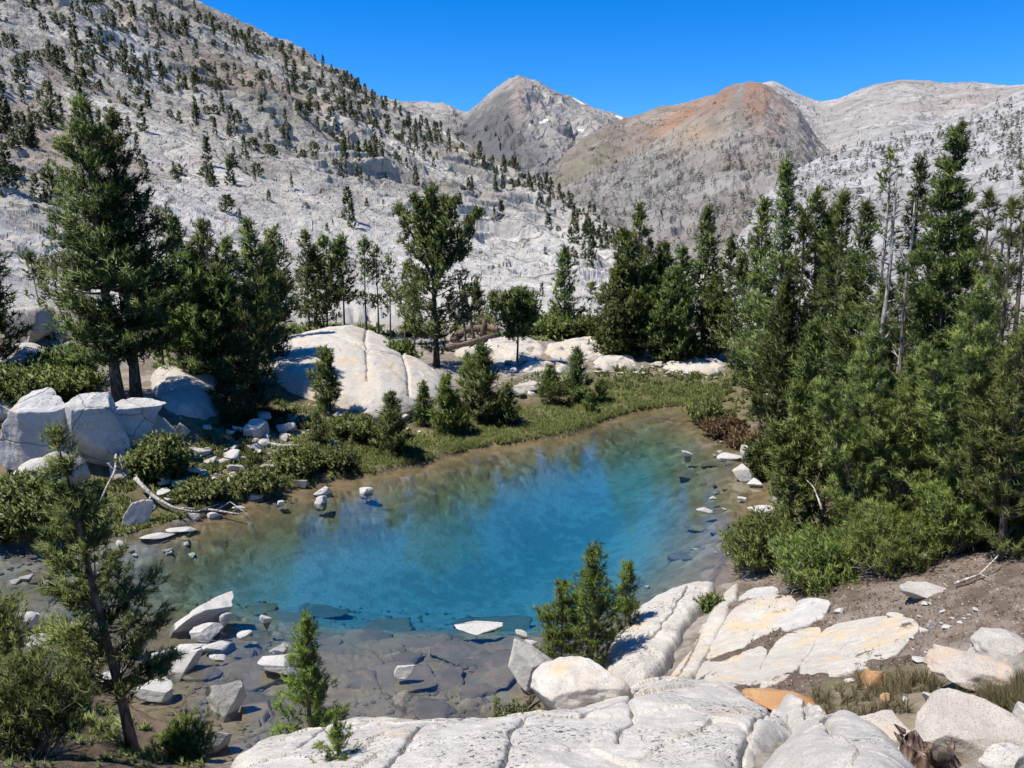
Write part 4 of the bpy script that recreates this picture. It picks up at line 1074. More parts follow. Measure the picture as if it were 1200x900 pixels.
def build_tree(label, px, py, top, w, kind='lodgepole', mat='pine', bark='bark', lean=0, leaders=(), seed=1, name='pine_tree', cat='pine tree', group=None, yb=0, dead=0.0, dens=None, tuft=None, pt=None, wind=0.0, **over):
    g = np.random.default_rng(seed)
    K = dict(KINDS[kind]); K.update(over)
    X, Y, Z = pt if pt else G(px, py)
    Y += yb; X += yb * X / max(Y, 1)
    if yb: Z = float(H(X, Y))
    d = math.hypot(math.hypot(X, Y), CAM_Z - Z)
    Ht = max(z_at(X, Y, top) - Z, .25); R = w * .58 * Y / F_PX
    lx = lean * Y / F_PX
    s = tuft or max(.14 if kind != 'sapling' else .12, min(.0070 * d, .34))
    if kind == 'sapling': s = min(s, Ht * .085)
    near = d < 24
    nb, wf = (22, .05) if near else ((12, .085) if d < 45 else (9, .12))
    root = bpy.data.objects.new(name, None); COL.objects.link(root); root.location = (X, Y, Z); root.empty_display_size = .3
    tag(root, label, cat, group)
    T = Tubes(); parts = []
    r0 = max(Ht * K['tr'], .012)
    def stem(base, top_, ra, R_, cb, main):
        hh = np.linalg.norm(top_ - base)
        k = 9
        t = np.linspace(0, 1, k)[:, None]
        bend = np.stack([noise3(t[:, 0] * 2 + seed, seed * .37, main, 5), noise3(t[:, 0] * 2 + seed, 3.1, main + 4., 6), t[:, 0] * 0], 1) * hh * .028 * np.minimum(t, .9)
        pts = base + (top_ - base) * t + bend
        rad = ra * (1 - t[:, 0]) ** .8 + .006
        if main == 0: rad[0] *= 1.25; pts[0, 2] -= .15
        T.add(pts, rad, 8)
        nbr = int(hh * (1 - cb) * K['per_m'] * 1.4 * (dens or 1) ** .3) + 6
        nbr = int(np.clip(nbr, 20, 210))
        tt = cb + (1 - cb) * (np.arange(nbr) + g.uniform(-.4, .4, nbr)) / nbr
        sp_w = max(.42 if kind != 'sapling' else .16, R_ * .34) / hh                   # boughs stand in tiers
        wt = np.round(tt / sp_w) * sp_w + g.normal(0, .13, nbr) * sp_w
        tt = np.where(tt < .93, wt, tt)
        tt = np.clip(tt, cb, .995)
        f = (tt - cb) / (1 - cb)
        az = np.arange(nbr) * 2.39996 + g.uniform(-.5, .5, nbr) + seed
        Ls = R_ * profile(K['prof'], f) * g.uniform(.62, 1.18, nbr)
        el = np.radians(K['el0'] + (K['el1'] - K['el0']) * f + g.normal(0, 9, nbr))
        clump = noise3(np.cos(az) * 1.3 + seed, np.sin(az) * 1.3, tt * hh / max(R_, .3) * 1.1, seed % 50)
        for i in range(nbr):
            if clump[i] < -.42 + K['gap'] * 1.6 and g.random() < K['gap'] * 3.2: continue
            b0 = np.array([np.interp(tt[i], t[:, 0], pts[:, q]) for q in range(3)])
            L = max(Ls[i], .05) * (1 + .5 * clump[i])
            hd = np.array([cos(az[i]), sin(az[i]), 0.])
            hd[0] += wind * .4; hd /= np.linalg.norm(hd)
            side = np.array([-hd[1], hd[0], 0])
            q = np.linspace(0, 1, 5)[:, None]
            up = tan(min(el[i], 1.35))
            nrm = 1 / sqrt(1 + up * up)
            bp = b0 + (hd * q + np.array([0, 0, 1.]) * (up * q + K['curve'] * q ** 2.2 - .12 * q)) * L * nrm + side * (q ** 2) * g.normal(0, .12) * L
            br = max(.30 * ra * (1 - tt[i] * .6), .006) * min(1, L / (R_ * .7) + .3)
            T.add(bp, np.linspace(br, max(br * .25, .003), 5), 5 if near else 4)
            if dead and g.random() < dead:
                for _ in range(3):
                    a = g.uniform(.4, .9); e0 = bp[0] + (bp[-1] - bp[0]) * a
                    T.add(np.stack([e0, e0 + (hd * .5 + side * g.uniform(-1, 1) + np.array([0, 0, g.uniform(-.2, .6)])) * L * .35]), [br * .5, .003], 4)
                continue
            nc = int(np.clip(L / s * (1.25 if near else 1.5) * K['dens'] * (dens or 1), 2, 40)); pc = 3
            nt = nc * pc
            a = .25 + .80 * ((np.arange(nc) + g.random(nc)) / nc) ** .75
            lat = g.normal(0, .26, nc) * (1.15 - .6 * a) * L
            Cn = np.stack([np.interp(a, q[:, 0], bp[:, c]) for c in range(3)], 1) + side * lat[:, None]
            Cn[:, 2] += g.normal(.03, .06, nc) * L * .8 + np.abs(lat) * .15
            Dc = hd * .55 + np.array([0, 0, .65]) + side * (lat / (L + .01) * 1.6)[:, None] + g.normal(0, .25, (nc, 3))
            Dc /= np.linalg.norm(Dc, axis=1, keepdims=True)
            tc = g.normal(0, .13, nc) + .16 * (a - .6)
            P = np.repeat(Cn, pc, 0) + g.normal(0, .42, (nt, 3)) * s; D = np.repeat(Dc, pc, 0) + g.normal(0, .25, (nt, 3))
            a = np.repeat(a, pc)
            tint = .45 + g.normal(0, .09) + .18 * clump[i] + np.repeat(tc, pc) + g.normal(0, .07, nt)
            v = tuft_mesh(P, D, s * g.uniform(.75, 1.2, nt), nb, wf, .62, g, tint, .45)
            parts.append(v)
            m = min(nt, 7 if near else 3)
            if near:
                for j in range(m):
                    q0 = np.array([np.interp(max(a[j] - .22, .05), q[:, 0], bp[:, c]) for c in range(3)])
                    T.add(np.stack([q0, (q0 + P[j]) / 2 + side * .01, P[j] + D[j] * s * .2]), [br * .45, br * .3, .003], 4)
        # leading shoot
        if not (dead > .6):
            nt = 6
            P = pts[-1] + np.stack([g.normal(0, .03, nt), g.normal(0, .03, nt), -np.linspace(0, .5, nt) * s * 2], 1)
            parts.append(tuft_mesh(P, np.tile([0, 0, 1.], (nt, 1)) + g.normal(0, .2, (nt, 3)), np.full(nt, s), nb, wf, .5, g, np.full(nt, .55)))
        return pts
    P0 = stem(np.zeros(3), np.array([lx, 0, Ht]), r0, R, K['cb'], 0)
    for li, (h0, azd, elv, ln, rw) in enumerate(leaders):
        b = np.array([np.interp(h0, np.linspace(0, 1, 9), P0[:, q]) for q in range(3)])
        e = radians(elv); a_ = radians(azd)
        tip = b + np.array([cos(a_) * cos(e), sin(a_) * cos(e), sin(e)]) * ln * Ht
        stem(b, tip, r0 * .6, R * rw, .25, 1 + li)
    link('trunk', T.mesh('trunk'), M[bark], root)
    if parts: finish_crown('crown', parts, M[mat], root)
    return root

def build_bush(label, px, py, w, h, mat='shrub', kind='leaf', seed=1, name='shrub', cat='shrub', group=None, stems='bark_pale', dens=1.0, flat=1.0, pt=None):
    g = np.random.default_rng(seed)
    X, Y, Z = pt if pt else G(px, py)
    d = math.hypot(math.hypot(X, Y), CAM_Z - Z)
    Rw = w * .5 * Y / F_PX; Ht = h * Y / F_PX
    root = bpy.data.objects.new(name, None); COL.objects.link(root); root.location = (X, Y, Z); tag(root, label, cat, group)
    T = Tubes(); parts = []
    pine = kind == 'pine'
    s = max(.10 if pine else .05, min((.0068 if pine else .0046) * d, .3))
    nb, wf = ((18, .055) if d < 20 else (11, .09)) if pine else ((7, .20) if d < 24 else (6, .26))
    ns = int(np.clip((Rw * Rw * 4 + 1.5) * 9, 9, 70))
    for i in range(ns):
        az = i * 2.4 + g.uniform(-.4, .4); rad = sqrt((i + .5) / ns) * Rw * g.uniform(.7, 1.1)
        hz = Ht * sqrt(max(0, 1 - (rad / Rw / 1.15) ** 2)) * g.uniform(.72, 1.12) + .02
        q = np.linspace(0, 1, 5)[:, None]
        tip = np.array([cos(az) * rad, sin(az) * rad * flat, hz])
        b0 = tip * np.array([.22, .22, 0]) + np.array([g.normal(0, .08) * Rw, g.normal(0, .08) * Rw, -.06])
        mid = np.array([0, 0, .18 * Ht]) * np.sin(q * pi)
        bp = b0 + (tip - b0) * q + mid * -1 + g.normal(0, .03, (5, 3)) * Rw * q
        T.add(bp, np.linspace(max(.010, Ht * .012), .004, 5), 5)
        L = np.linalg.norm(tip - b0)
        nt = int(np.clip((L + Rw * .3) / s * (4.2 if pine else 5.5) * dens, 6, 130))
        a = (.5 if pine else .35) + (.55 if pine else .7) * g.random(nt) ** .6
        P = np.stack([np.interp(a, q[:, 0], bp[:, c]) for c in range(3)], 1)
        sp = max(Rw / sqrt(ns) * 1.1, s)
        P += g.normal(0, 1, (nt, 3)) * np.array([sp, sp, sp * .55])
        P[:, 2] = np.maximum(P[:, 2], Ht * g.uniform(.10, .3) if pine else .02)
        if pine:
            for _ in range(3):
                aa_ = az + g.normal(0, .7); e_ = b0 + np.array([cos(aa_), sin(aa_), g.uniform(-.02, .35)]) * rad * g.uniform(.5, 1.05)
                T.add(np.stack([b0, (b0 + e_) / 2 + g.normal(0, .05, 3) * Rw, e_]), [.013, .009, .003], 4)
        D = g.normal(0, .4, (nt, 3)) + np.array([cos(az) * .3, sin(az) * .3, .9])
        tint = .45 + g.normal(0, .12) + g.normal(0, .14, nt)
        parts.append(tuft_mesh(P, D, s * g.uniform(.7, 1.25, nt), nb, wf, .65 if pine else .9, g, tint, .4))
        for j in range(min(4, nt)):
            q0 = np.array([np.interp(max(a[j] - .25, .1), q[:, 0], bp[:, c]) for c in range(3)])
            T.add(np.stack([q0, P[j]]), [.006, .003], 4)
    link('stem', T.mesh('stem'), M[stems], root)
    finish_crown('foliage', parts, M[mat], root)
    return root
#--TREES--
# ----------------------------------------------------------------- the trees one by one
# label, column, base row, top row, crown width, kind, needles, more
TREES = [
 ('tall dark thick trunked pine on the left bank, left of the twin pair', 140, 472, 116, 138, 'big', 'pine_dark', dict(bark='bark_dark', lean=-18)),
 ('slightly shorter dark pine on the left bank, right one of the twin pair', 160, 468, 132, 112, 'big', 'pine_dark', dict(bark='bark_dark', lean=-4)),
 ('dark pine cut by the left frame edge above the shrubs', -14, 450, 262, 90, 'big', 'pine_dark', {}),
 ('thin leaning pine with few branches behind the left boulders', 54, 392, 298, 44, 'thin', 'pine', dict(lean=-12)),
 ('bushy pine right behind the twin pair', 214, 438, 257, 64, 'lodgepole', 'pine', {}),
 ('pine with a pointed top in the left thicket', 247, 440, 262, 60, 'lodgepole', 'pine', {}),
 ('full dark pine at the middle of the left thicket', 274, 446, 284, 74, 'lodgepole', 'pine_dark', {}),
 ('tallest pine at the right of the left thicket', 302, 446, 261, 60, 'lodgepole', 'pine', {}),
 ('slim pine behind the right side of the left thicket', 328, 408, 270, 46, 'slim', 'pine', {}),
 ('low spreading dark pine in front of the left thicket', 288, 488, 372, 74, 'dense', 'pine_dark', dict(cb=.02)),
 ('first pine of the row behind the granite dome', 363, 394, 274, 40, 'slim', 'pine', dict(cb=.18, dens=1.0)),
 ('broad crowned pine in the row behind the granite dome', 384, 394, 278, 40, 'slim', 'pine', dict(cb=.2, dens=1.0, leaders=((.55, 0, 70, .4, .5),))),
 ('pine with a bare lower trunk behind the granite dome', 404, 392, 280, 34, 'slim', 'pine_dark', dict(cb=.35, dens=1.0)),
 ('thin straight pine behind the top of the dome', 430, 395, 282, 30, 'thin', 'pine_dark', dict(dens=1.6)),
 ('thin dark pine with bare stem, right of the dome top', 444, 397, 288, 28, 'thin', 'pine_dark', dict(dens=1.6)),
 ('thin short pine in the gap left of the open crowned pine', 458, 398, 302, 26, 'thin', 'pine_dark', dict(dens=1.8)),
 ('thin pine leaning toward the open crowned pine', 474, 404, 312, 28, 'thin', 'pine_dark', dict(dens=1.6, lean=6)),
 ('lone pine with an open many stemmed top across the pond', 512, 430, 222, 84, 'open', 'pine_dark', dict(bark='bark_dark', cb=.10, lean=-3, leaders=((.50, 160, 62, .46, .42), (.46, 10, 58, .50, .42), (.62, 60, 68, .36, .35), (.58, 200, 75, .40, .32), (.55, -20, 70, .42, .3)))),
 ('small bushy pine right of the lone open crowned pine', 560, 392, 340, 22, 'lodgepole', 'pine', {}),
 ('second small bushy pine behind the fallen log', 578, 392, 344, 22, 'lodgepole', 'pine', {}),
 ('small leaning pine with a tufted flat top on the far bank', 606, 426, 342, 46, 'bushy', 'pine', dict(lean=3, cb=.34, leaders=((.45, 170, 70, .5, .7), (.45, 10, 70, .5, .7)))),
 ('slender pine with a bare top against the talus', 661, 392, 293, 32, 'lodgepole', 'pine', dict(cb=.05)),
 ('thin small pine left of the right hand grove', 692, 392, 334, 22, 'thin', 'pine', dict(dens=1.4)),
 ('tall pine at the left end of the right hand grove', 746, 418, 241, 50, 'slim', 'pine', dict(cb=.2, leaders=((.4, 180, 74, .45, .6),))),
 ('rounded pine low at the left of the right hand grove', 727, 416, 300, 52, 'bushy', 'pine', {}),
 ('bushy pine in the middle of the right hand grove', 772, 416, 288, 50, 'bushy', 'pine', {}),
 ('pine with a broad crown in the right hand grove', 796, 420, 292, 46, 'lodgepole', 'pine', dict(cb=.08)),
 ('pointed pine towards the right of the grove', 822, 416, 246, 44, 'lodgepole', 'pine_dark', {}),
 ('slim pine at the end of the grove near the pond outlet', 850, 424, 282, 40, 'slim', 'pine_dark', {}),
 ('small dark pine filling the gap at the end of the grove', 836, 420, 330, 40, 'bushy', 'pine_dark', {}),
 ('tall pine above the red shrub bank, its top clear against the granite', 905, 500, 190, 62, 'lodgepole', 'pine', dict(cb=.12)),
 ('dark pine left of the tall one above the red shrubs', 884, 486, 236, 56, 'lodgepole', 'pine_dark', dict(cb=.12)),
 ('slender pine just right of the tall one above the red shrubs', 928, 492, 250, 44, 'slim', 'pine', dict(cb=.2)),
 ('pine with a thin twin top in the right forest', 945, 480, 222, 50, 'slim', 'pine', dict(cb=.15, leaders=((.6, 0, 75, .35, .5),))),
 ('mid height pine with yellowish needles in the right forest', 972, 500, 228, 58, 'lodgepole', 'pine', {}),
 ('dark pine behind the half dead pine', 995, 500, 240, 56, 'lodgepole', 'pine_dark', {}),
 ('pine with pale dead branches and a green tip in the right forest', 1014, 560, 176, 60, 'slim', 'pine', dict(bark='bark_pale', dead=.45, cb=.3, gap=.2)),
 ('tallest dense dark pine of the right forest', 1084, 575, 148, 112, 'dense', 'pine_dark', dict(bark='bark_dark', cb=.10, dens=1.7)),
 ('dark pine just left of the tallest dense pine', 1050, 540, 190, 60, 'lodgepole', 'pine_dark', {}),
 ('pine with thin sunlit crown right of the tallest dense pine', 1126, 590, 226, 64, 'slim', 'pine', dict(cb=.15)),
 ('gaunt pine with a bare trunk and a tufted top near the right edge', 1168, 600, 186, 58, 'thin', 'pine', dict(dens=1.9, cb=.55)),
 ('bushy pine below the gaunt tufted one', 1150, 620, 236, 72, 'slim', 'pine', dict(cb=.1, dens=1.1)),
 ('pine at the right frame edge', 1192, 615, 312, 66, 'bushy', 'pine', {}),
 ('yellow green columnar whitebark pine at the pond side of the right forest', 925, 640, 452, 58, 'bushy', 'pine_light', dict(leaders=((.3, 200, 72, .5, .6),))),
 ('many stemmed yellow green whitebark pine in front of the right forest', 1002, 660, 384, 96, 'bushy', 'pine_light', dict(leaders=((.25, 170, 70, .55, .6), (.3, 20, 72, .5, .6)))),
 ('wide whitebark pine with shaggy boughs in front of the tallest dense pine', 1052, 650, 420, 100, 'bushy', 'pine_light', dict(leaders=((.3, 190, 66, .55, .6),))),
 ('shaggy whitebark pine leaning right, near the right frame edge', 1118, 650, 330, 100, 'bushy', 'pine_light', dict(leaders=((.35, 0, 68, .5, .6), (.3, 180, 70, .5, .5)))),
 ('tall whitebark pine at the right edge of the foreground grove', 1172, 655, 388, 96, 'bushy', 'pine_light', dict(leaders=((.3, 150, 70, .5, .6),))),
 ('low whitebark pine filling the gap behind the columnar one', 962, 620, 470, 80, 'bushy', 'pine_light', {}),
 ('sunlit pine in front of the tallest dense pine, left side', 1040, 610, 300, 66, 'slim', 'pine', dict(cb=.1)),
 ('bushy bright pine at the front left of the left thicket', 228, 446, 300, 70, 'bushy', 'pine', {}),
 ('bushy pine behind the low spreading dark pine', 262, 452, 316, 70, 'bushy', 'pine', {}),
 ('bushy pine closing the right side of the left thicket', 318, 432, 292, 50, 'bushy', 'pine_dark', {}),
 ('small pine between the twin pair and the left thicket', 192, 436, 318, 46, 'lodgepole', 'pine', {}),
 ('thin pine filling the dome row, half hidden', 372, 396, 296, 34, 'slim', 'pine_dark', dict(cb=.1)),
 ('short thin pine at the right end of the dome row', 486, 404, 330, 26, 'slim', 'pine_dark', dict(cb=.1)),
 ('full short pine at the left front of the right hand grove', 756, 420, 318, 60, 'bushy', 'pine', {}),
 ('full short pine at the centre front of the right hand grove', 786, 424, 322, 60, 'bushy', 'pine', {}),
 ('dark pine between the grove and the red shrub bank', 866, 436, 300, 46, 'slim', 'pine_dark', dict(cb=.05)),
 ('pine rising behind the mid height yellowish pine', 960, 470, 250, 52, 'lodgepole', 'pine', {}),
 ('pine with a dense lower crown left of the bleached dead pine', 985, 560, 300, 64, 'bushy', 'pine', {}),
 ('dark pine under the forked bleached pine', 1022, 580, 330, 66, 'bushy', 'pine_dark', {}),
 ('pine behind the tallest dense pine, right side', 1106, 540, 250, 60, 'lodgepole', 'pine', {}),
 ('sunlit pine below the thin crowned one near the right edge', 1142, 600, 320, 70, 'bushy', 'pine', {}),
 ('pine with a dark crown in the shade above the red shrubs', 912, 520, 330, 62, 'bushy', 'pine_dark', {}),
 ('small sunlit pine below the slender one, right of the red shrubs', 946, 540, 380, 54, 'bushy', 'pine', {}),
 ('leaning pine with a bare lower trunk in the near left corner', 158, 884, 505, 118, 'open', 'pine_light', dict(lean=-64, bark='bark', cb=.20, tr=.016, dens=2.1, wind=-.25, gap=.22, per_m=8)),
 ('small bright pine at the near shore in front of the broad boulder', 364, 868, 726, 84, 'sapling', 'pine_fresh', {}),
 ('small pine poking up at the bottom edge', 398, 925, 850, 70, 'sapling', 'pine_fresh', {}),
 ('tallest of the three small pines on the pond rim', 693, 786, 643, 84, 'sapling', 'pine_fresh', {}),
 ('left and bushiest of the three small pines on the pond rim', 657, 788, 684, 66, 'sapling', 'pine_fresh', {}),
 ('smallest and rightmost of the three small pines on the pond rim', 733, 745, 665, 40, 'sapling', 'pine_fresh', {}),
 ('tiny pine shoots at the near shore', 582, 858, 824, 20, 'sapling', 'pine_fresh', {}),
 ('young pine in front of the left end of the dome', 384, 482, 411, 36, 'sapling', 'pine', {}),
 ('young pine on the meadow near the far bank with a dark trunk', 459, 530, 464, 44, 'sapling', 'pine', {}),
 ('slim young pine between the two meadow saplings', 497, 500, 450, 28, 'sapling', 'pine', {}),
 ('densest young pine in the middle of the meadow', 523, 508, 443, 36, 'sapling', 'pine_fresh', {}),
 ('tall young pine with a loose crown on the meadow', 563, 492, 408, 56, 'sapling', 'pine', dict(gap=.12)),
 ('little pine right of the loose crowned young pine', 594, 498, 452, 30, 'sapling', 'pine', {}),
 ('young pine beside the rounded meadow rock', 645, 474, 430, 34, 'sapling', 'pine', {}),
 ('pointed young pine near the far end of the meadow', 675, 472, 410, 30, 'sapling', 'pine', {}),
 ('low young pine behind the densest meadow sapling', 538, 500, 470, 34, 'sapling', 'pine', {}),
 ('tiny pine at the shore of the meadow', 690, 482, 456, 18, 'sapling', 'pine', {}),
 ('small pine by the far right bank', 704, 470, 446, 22, 'sapling', 'pine', {}),
 ('little pine on the bank below the young dome pine', 372, 520, 484, 26, 'sapling', 'pine', {}),
 ('small pine right of the tall open crowned pine', 548, 452, 415, 26, 'sapling', 'pine', {}),
]
KINDS['round_small'] = dict(prof='round', cb=.40, per_m=20, el0=0, el1=60, curve=.5, tr=.022, dens=1.3, gap=.02)
for i, (lb, x, b, tp, w, kd, nd, ov) in enumerate(TREES):
    ov = dict(ov)
    sap = kd == 'sapling'
    build_tree(lb, x, b, tp, w, kd, nd, seed=40 + i * 3, name='pine_sapling' if sap else 'pine_tree', cat='pine sapling' if sap else 'pine tree', **ov)

BUSHES = [
 ('pine shrub with grey stems filling the near left corner', 30, 890, 165, 140, 'pine_light', 'pine', {}),
 ('shaggy pine shrub at the left frame edge', -10, 800, 90, 110, 'pine_light', 'pine', {}),
 ('green shrub at the foot of the leaning pine', 218, 892, 70, 46, 'pine_fresh', 'pine', {}),
 ('low willow shrub at the near shore below the tall wedge slab', 602, 862, 66, 30, 'shrub', 'leaf', {}),
 ('wide low pine bush at the pond corner of the right forest', 892, 668, 90, 62, 'pine_light', 'pine', {}),
 ('low pine bush with grey stems at the edge of the litter', 955, 684, 110, 60, 'pine_light', 'pine', {}),
 ('pine bush in front of the right forest trunks', 1040, 668, 110, 70, 'pine_light', 'pine', {}),
 ('pine bush at the right side of the litter slope', 1120, 645, 100, 84, 'pine_light', 'pine', {}),
 ('pine bush at the right frame edge', 1195, 640, 80, 90, 'pine_light', 'pine', {}),
 ('dark round bush in front of the square block', 188, 560, 72, 48, 'shrub', 'leaf', {}),
 ('low shrub bank in front of the left boulders', 28, 622, 120, 60, 'shrub', 'leaf', {}),
 ('shrub bank above the left boulders', 45, 468, 130, 36, 'shrub', 'leaf', {}),
 ('second shrub bank beside the twin pines', -10, 470, 100, 36, 'shrub', 'leaf', {}),
 ('green bush at the right end of the granite dome', 472, 430, 30, 28, 'pine', 'leaf', {}),
 ('bush under the left thicket of pines', 82, 452, 60, 44, 'pine', 'pine', {}),
 ('wide green willow bush behind the slender pine', 648, 394, 80, 20, 'shrub', 'leaf', {}),
 ('second willow bush left of the grove', 690, 394, 50, 20, 'shrub', 'leaf', {}),
 ('green willow bush at the foot of the grove', 722, 416, 50, 34, 'pine', 'leaf', {}),
 ('bush at the right foot of the grove', 800, 424, 50, 26, 'pine_dark', 'leaf', {}),
 ('red and green shrub bank at the pond outlet', 850, 506, 48, 11, 'red_shrub', 'leaf', {}),
 ('reddish shrub lower on the right bank', 872, 522, 40, 13, 'red_shrub', 'leaf', {}),
 ('dark bush under the pines on the right bank', 895, 560, 44, 44, 'pine_dark', 'leaf', {}),
 ('low green shrub between the red shrubs and the far end', 828, 490, 40, 14, 'shrub', 'leaf', {}),
 ('low shrub on the shore right of the driftwood', 300, 574, 60, 20, 'shrub', 'leaf', {}),
 ('shrub on the shore below the log', 352, 552, 60, 24, 'shrub', 'leaf', {}),
 ('shrub at the meadow shore', 395, 548, 46, 18, 'shrub', 'leaf', {}),
 ('shrub on the far left shore', 236, 586, 60, 20, 'shrub', 'leaf', {}),
 ('shrub beside the young dome pine', 416, 510, 54, 20, 'shrub', 'leaf', {}),
 ('small grey green bush growing from the slab crack by the pond', 832, 716, 24, 16, 'shrub', 'leaf', {}),
]
for i, (lb, x, y, w, h, mt, kd, ov) in enumerate(BUSHES):
    build_bush(lb, x, y, w, h, mt, kd, seed=500 + i, name='pine_shrub' if kd == 'pine' else 'shrub', **ov)

# ----------------------------------------------------------------- dead wood
def P3(px, py, up=0.0):
    x, y, z = G(px, py); return np.array([x, y, z + up])
def wood(label, chains, mat='deadwood', name='driftwood_branch', cat='driftwood', sides=7):
    T = Tubes(); o0 = chains[0][0][0].copy()
    for pts, r0, r1 in chains:
        pts = np.array(pts) - o0; k = max(6, len(pts) * 3)
        t = np.linspace(0, len(pts) - 1, k); i = np.arange(len(pts))
        q = np.stack([np.interp(t, i, pts[:, c]) for c in range(3)], 1)
        q += np.stack([noise3(t * .9 + r0 * 99, c, 0, 77) for c in (0., 2., 4.)], 1) * r0 * 1.2
        T.add(q, np.linspace(r0, r1, k) * (1 + .25 * noise3(t * 2, 1, r0 * 50, 78)), sides)
    return tag(link(name, T.mesh(name), M[mat], None, o0), label, cat)
wood('forked bleached driftwood on the far left shore', [([P3(160, 577, .5), P3(178, 592, .35), P3(205, 602, .18), P3(240, 600, .12), P3(284, 606, .1)], .08, .025), ([P3(205, 602, .18), P3(232, 606, .2), P3(256, 597, .2)], .04, .012), ([P3(178, 592, .35), P3(172, 602, .12)], .04, .02), ([P3(255, 601, .12), P3(270, 596, .25), P3(287, 603, .1)], .03, .01)])
wood('crooked grey dead branch leaning on the square block', [([P3(157, 545, 1.1), P3(141, 552, .9), P3(136, 568, .5), P3(118, 590, .1)], .075, .03), ([P3(139, 556, .8), P3(146, 565, .4)], .035, .012), ([P3(136, 568, .5), P3(128, 566, .7)], .03, .01)], name='dead_branch', cat='dead branch')
wood('short weathered log lying in the heath below the dome', [([P3(310, 523, .12), P3(335, 527, .14), P3(372, 524, .1)], .11, .06), ([P3(316, 523, .15), P3(311, 514, .35)], .05, .015)], name='fallen_log', cat='log')
wood('big broken brown log on the far bank behind the flat topped pine', [([P3(530, 402, .3), P3(548, 398, .7), P3(570, 398, 1.0), P3(584, 402, 1.0)], .34, .24), ([P3(576, 398, 1.0), P3(588, 398, 1.3)], .16, .05)], 'rotwood', 'fallen_log', 'log')
wood('dark log behind the broken brown log', [([P3(520, 412, .2), P3(548, 410, .5), P3(580, 402, .5)], .26, .18)], 'bark', 'fallen_log', 'log')
wood('broken upright snag stub above the fallen logs', [([P3(566, 398, .2), P3(567, 398, 1.2), P3(565, 398, 2.1)], .26, .10)], 'rotwood', 'snag', 'snag')
wood('leaning dead stem right of the lone open crowned pine', [([P3(556, 404, 0), P3(551, 404, 2.4), P3(540, 404, 5.0)], .14, .05), ([P3(551, 404, 2.4), P3(556, 404, 3.6)], .05, .015)], 'bark_dark', 'snag', 'snag')
wood('second dead stem crossing the leaning one', [([P3(546, 402, 0), P3(543, 402, 2.4), P3(538, 402, 4.6)], .10, .03)], 'bark_dark', 'snag', 'snag')
wood('drowned branch by the near shore shrub', [([P3(598, 842, .02), P3(620, 826, .05), P3(640, 812, .2)], .05, .02)], 'bark_dark')
wood('grey dead branch under the right hand bushes', [([P3(1118, 690, .1), P3(1148, 680, .12), P3(1168, 668, .3)], .03, .012), ([P3(1148, 680, .12), P3(1160, 684, .1)], .015, .006)], name='dead_branch', cat='dead branch')
wood('pale dead roots at the pond corner bushes', [([P3(872, 672, .3), P3(890, 668, .5), P3(905, 676, .1)], .035, .012), ([P3(890, 668, .5), P3(900, 655, .6)], .02, .008)], name='dead_branch', cat='dead branch')
wood('bare white dead branch poking from the columnar whitebark', [([P3(960, 640, 1.0), P3(950, 640, 1.6), P3(940, 640, 1.9)], .03, .008), ([P3(950, 640, 1.6), P3(955, 640, 2.0)], .015, .005)], name='dead_branch', cat='dead branch')

def bare_snag(label, px, py, top, w, seed, lean=0):
    g = np.random.default_rng(seed); X, Y, Z = G(px, py); Ht = z_at(X, Y, top) - Z; T = Tubes()
    t = np.linspace(0, 1, 10); lx = lean * Y / F_PX
    q = np.stack([lx * t + noise3(t * 3, seed, 0, 3) * .25, noise3(t * 3, seed, 7, 3) * .25, t * Ht - .1], 1)
    T.add(q, Ht * .0105 * (1 - t) ** .7 + .010, 8)
    for i in range(34):
        a = g.uniform(.25, .97); b = np.array([np.interp(a, t, q[:, c]) for c in range(3)]); az = g.uniform(0, 6.28); L = w * .5 * Y / F_PX * g.uniform(.4, 1.1) * (1.2 - a * .6)
        h = np.array([cos(az), sin(az), 0]); e = b + h * L + np.array([0, 0, L * g.uniform(-.1, .9)])
        m = (b + e) / 2 + np.array([0, 0, -L * .12])
        T.add([b, m, e], [.030, .02, .005], 5)
        for k in range(2):
            T.add([m, m + (e - m) * .7 + g.normal(0, .2, 3) * L], [.013, .004], 4)
    return tag(link('snag', T.mesh('snag'), M['bark_pale'], None, (X, Y, Z)), label, 'snag')
bare_snag('bleached dead pine with forked white limbs in the right forest', 1020, 600, 196, 62, 3)
bare_snag('shorter bleached dead pine right of the forked one', 1036, 600, 232, 44, 4, 6)
bare_snag('grey dead stem behind the gaunt tufted pine', 1150, 560, 232, 20, 6)

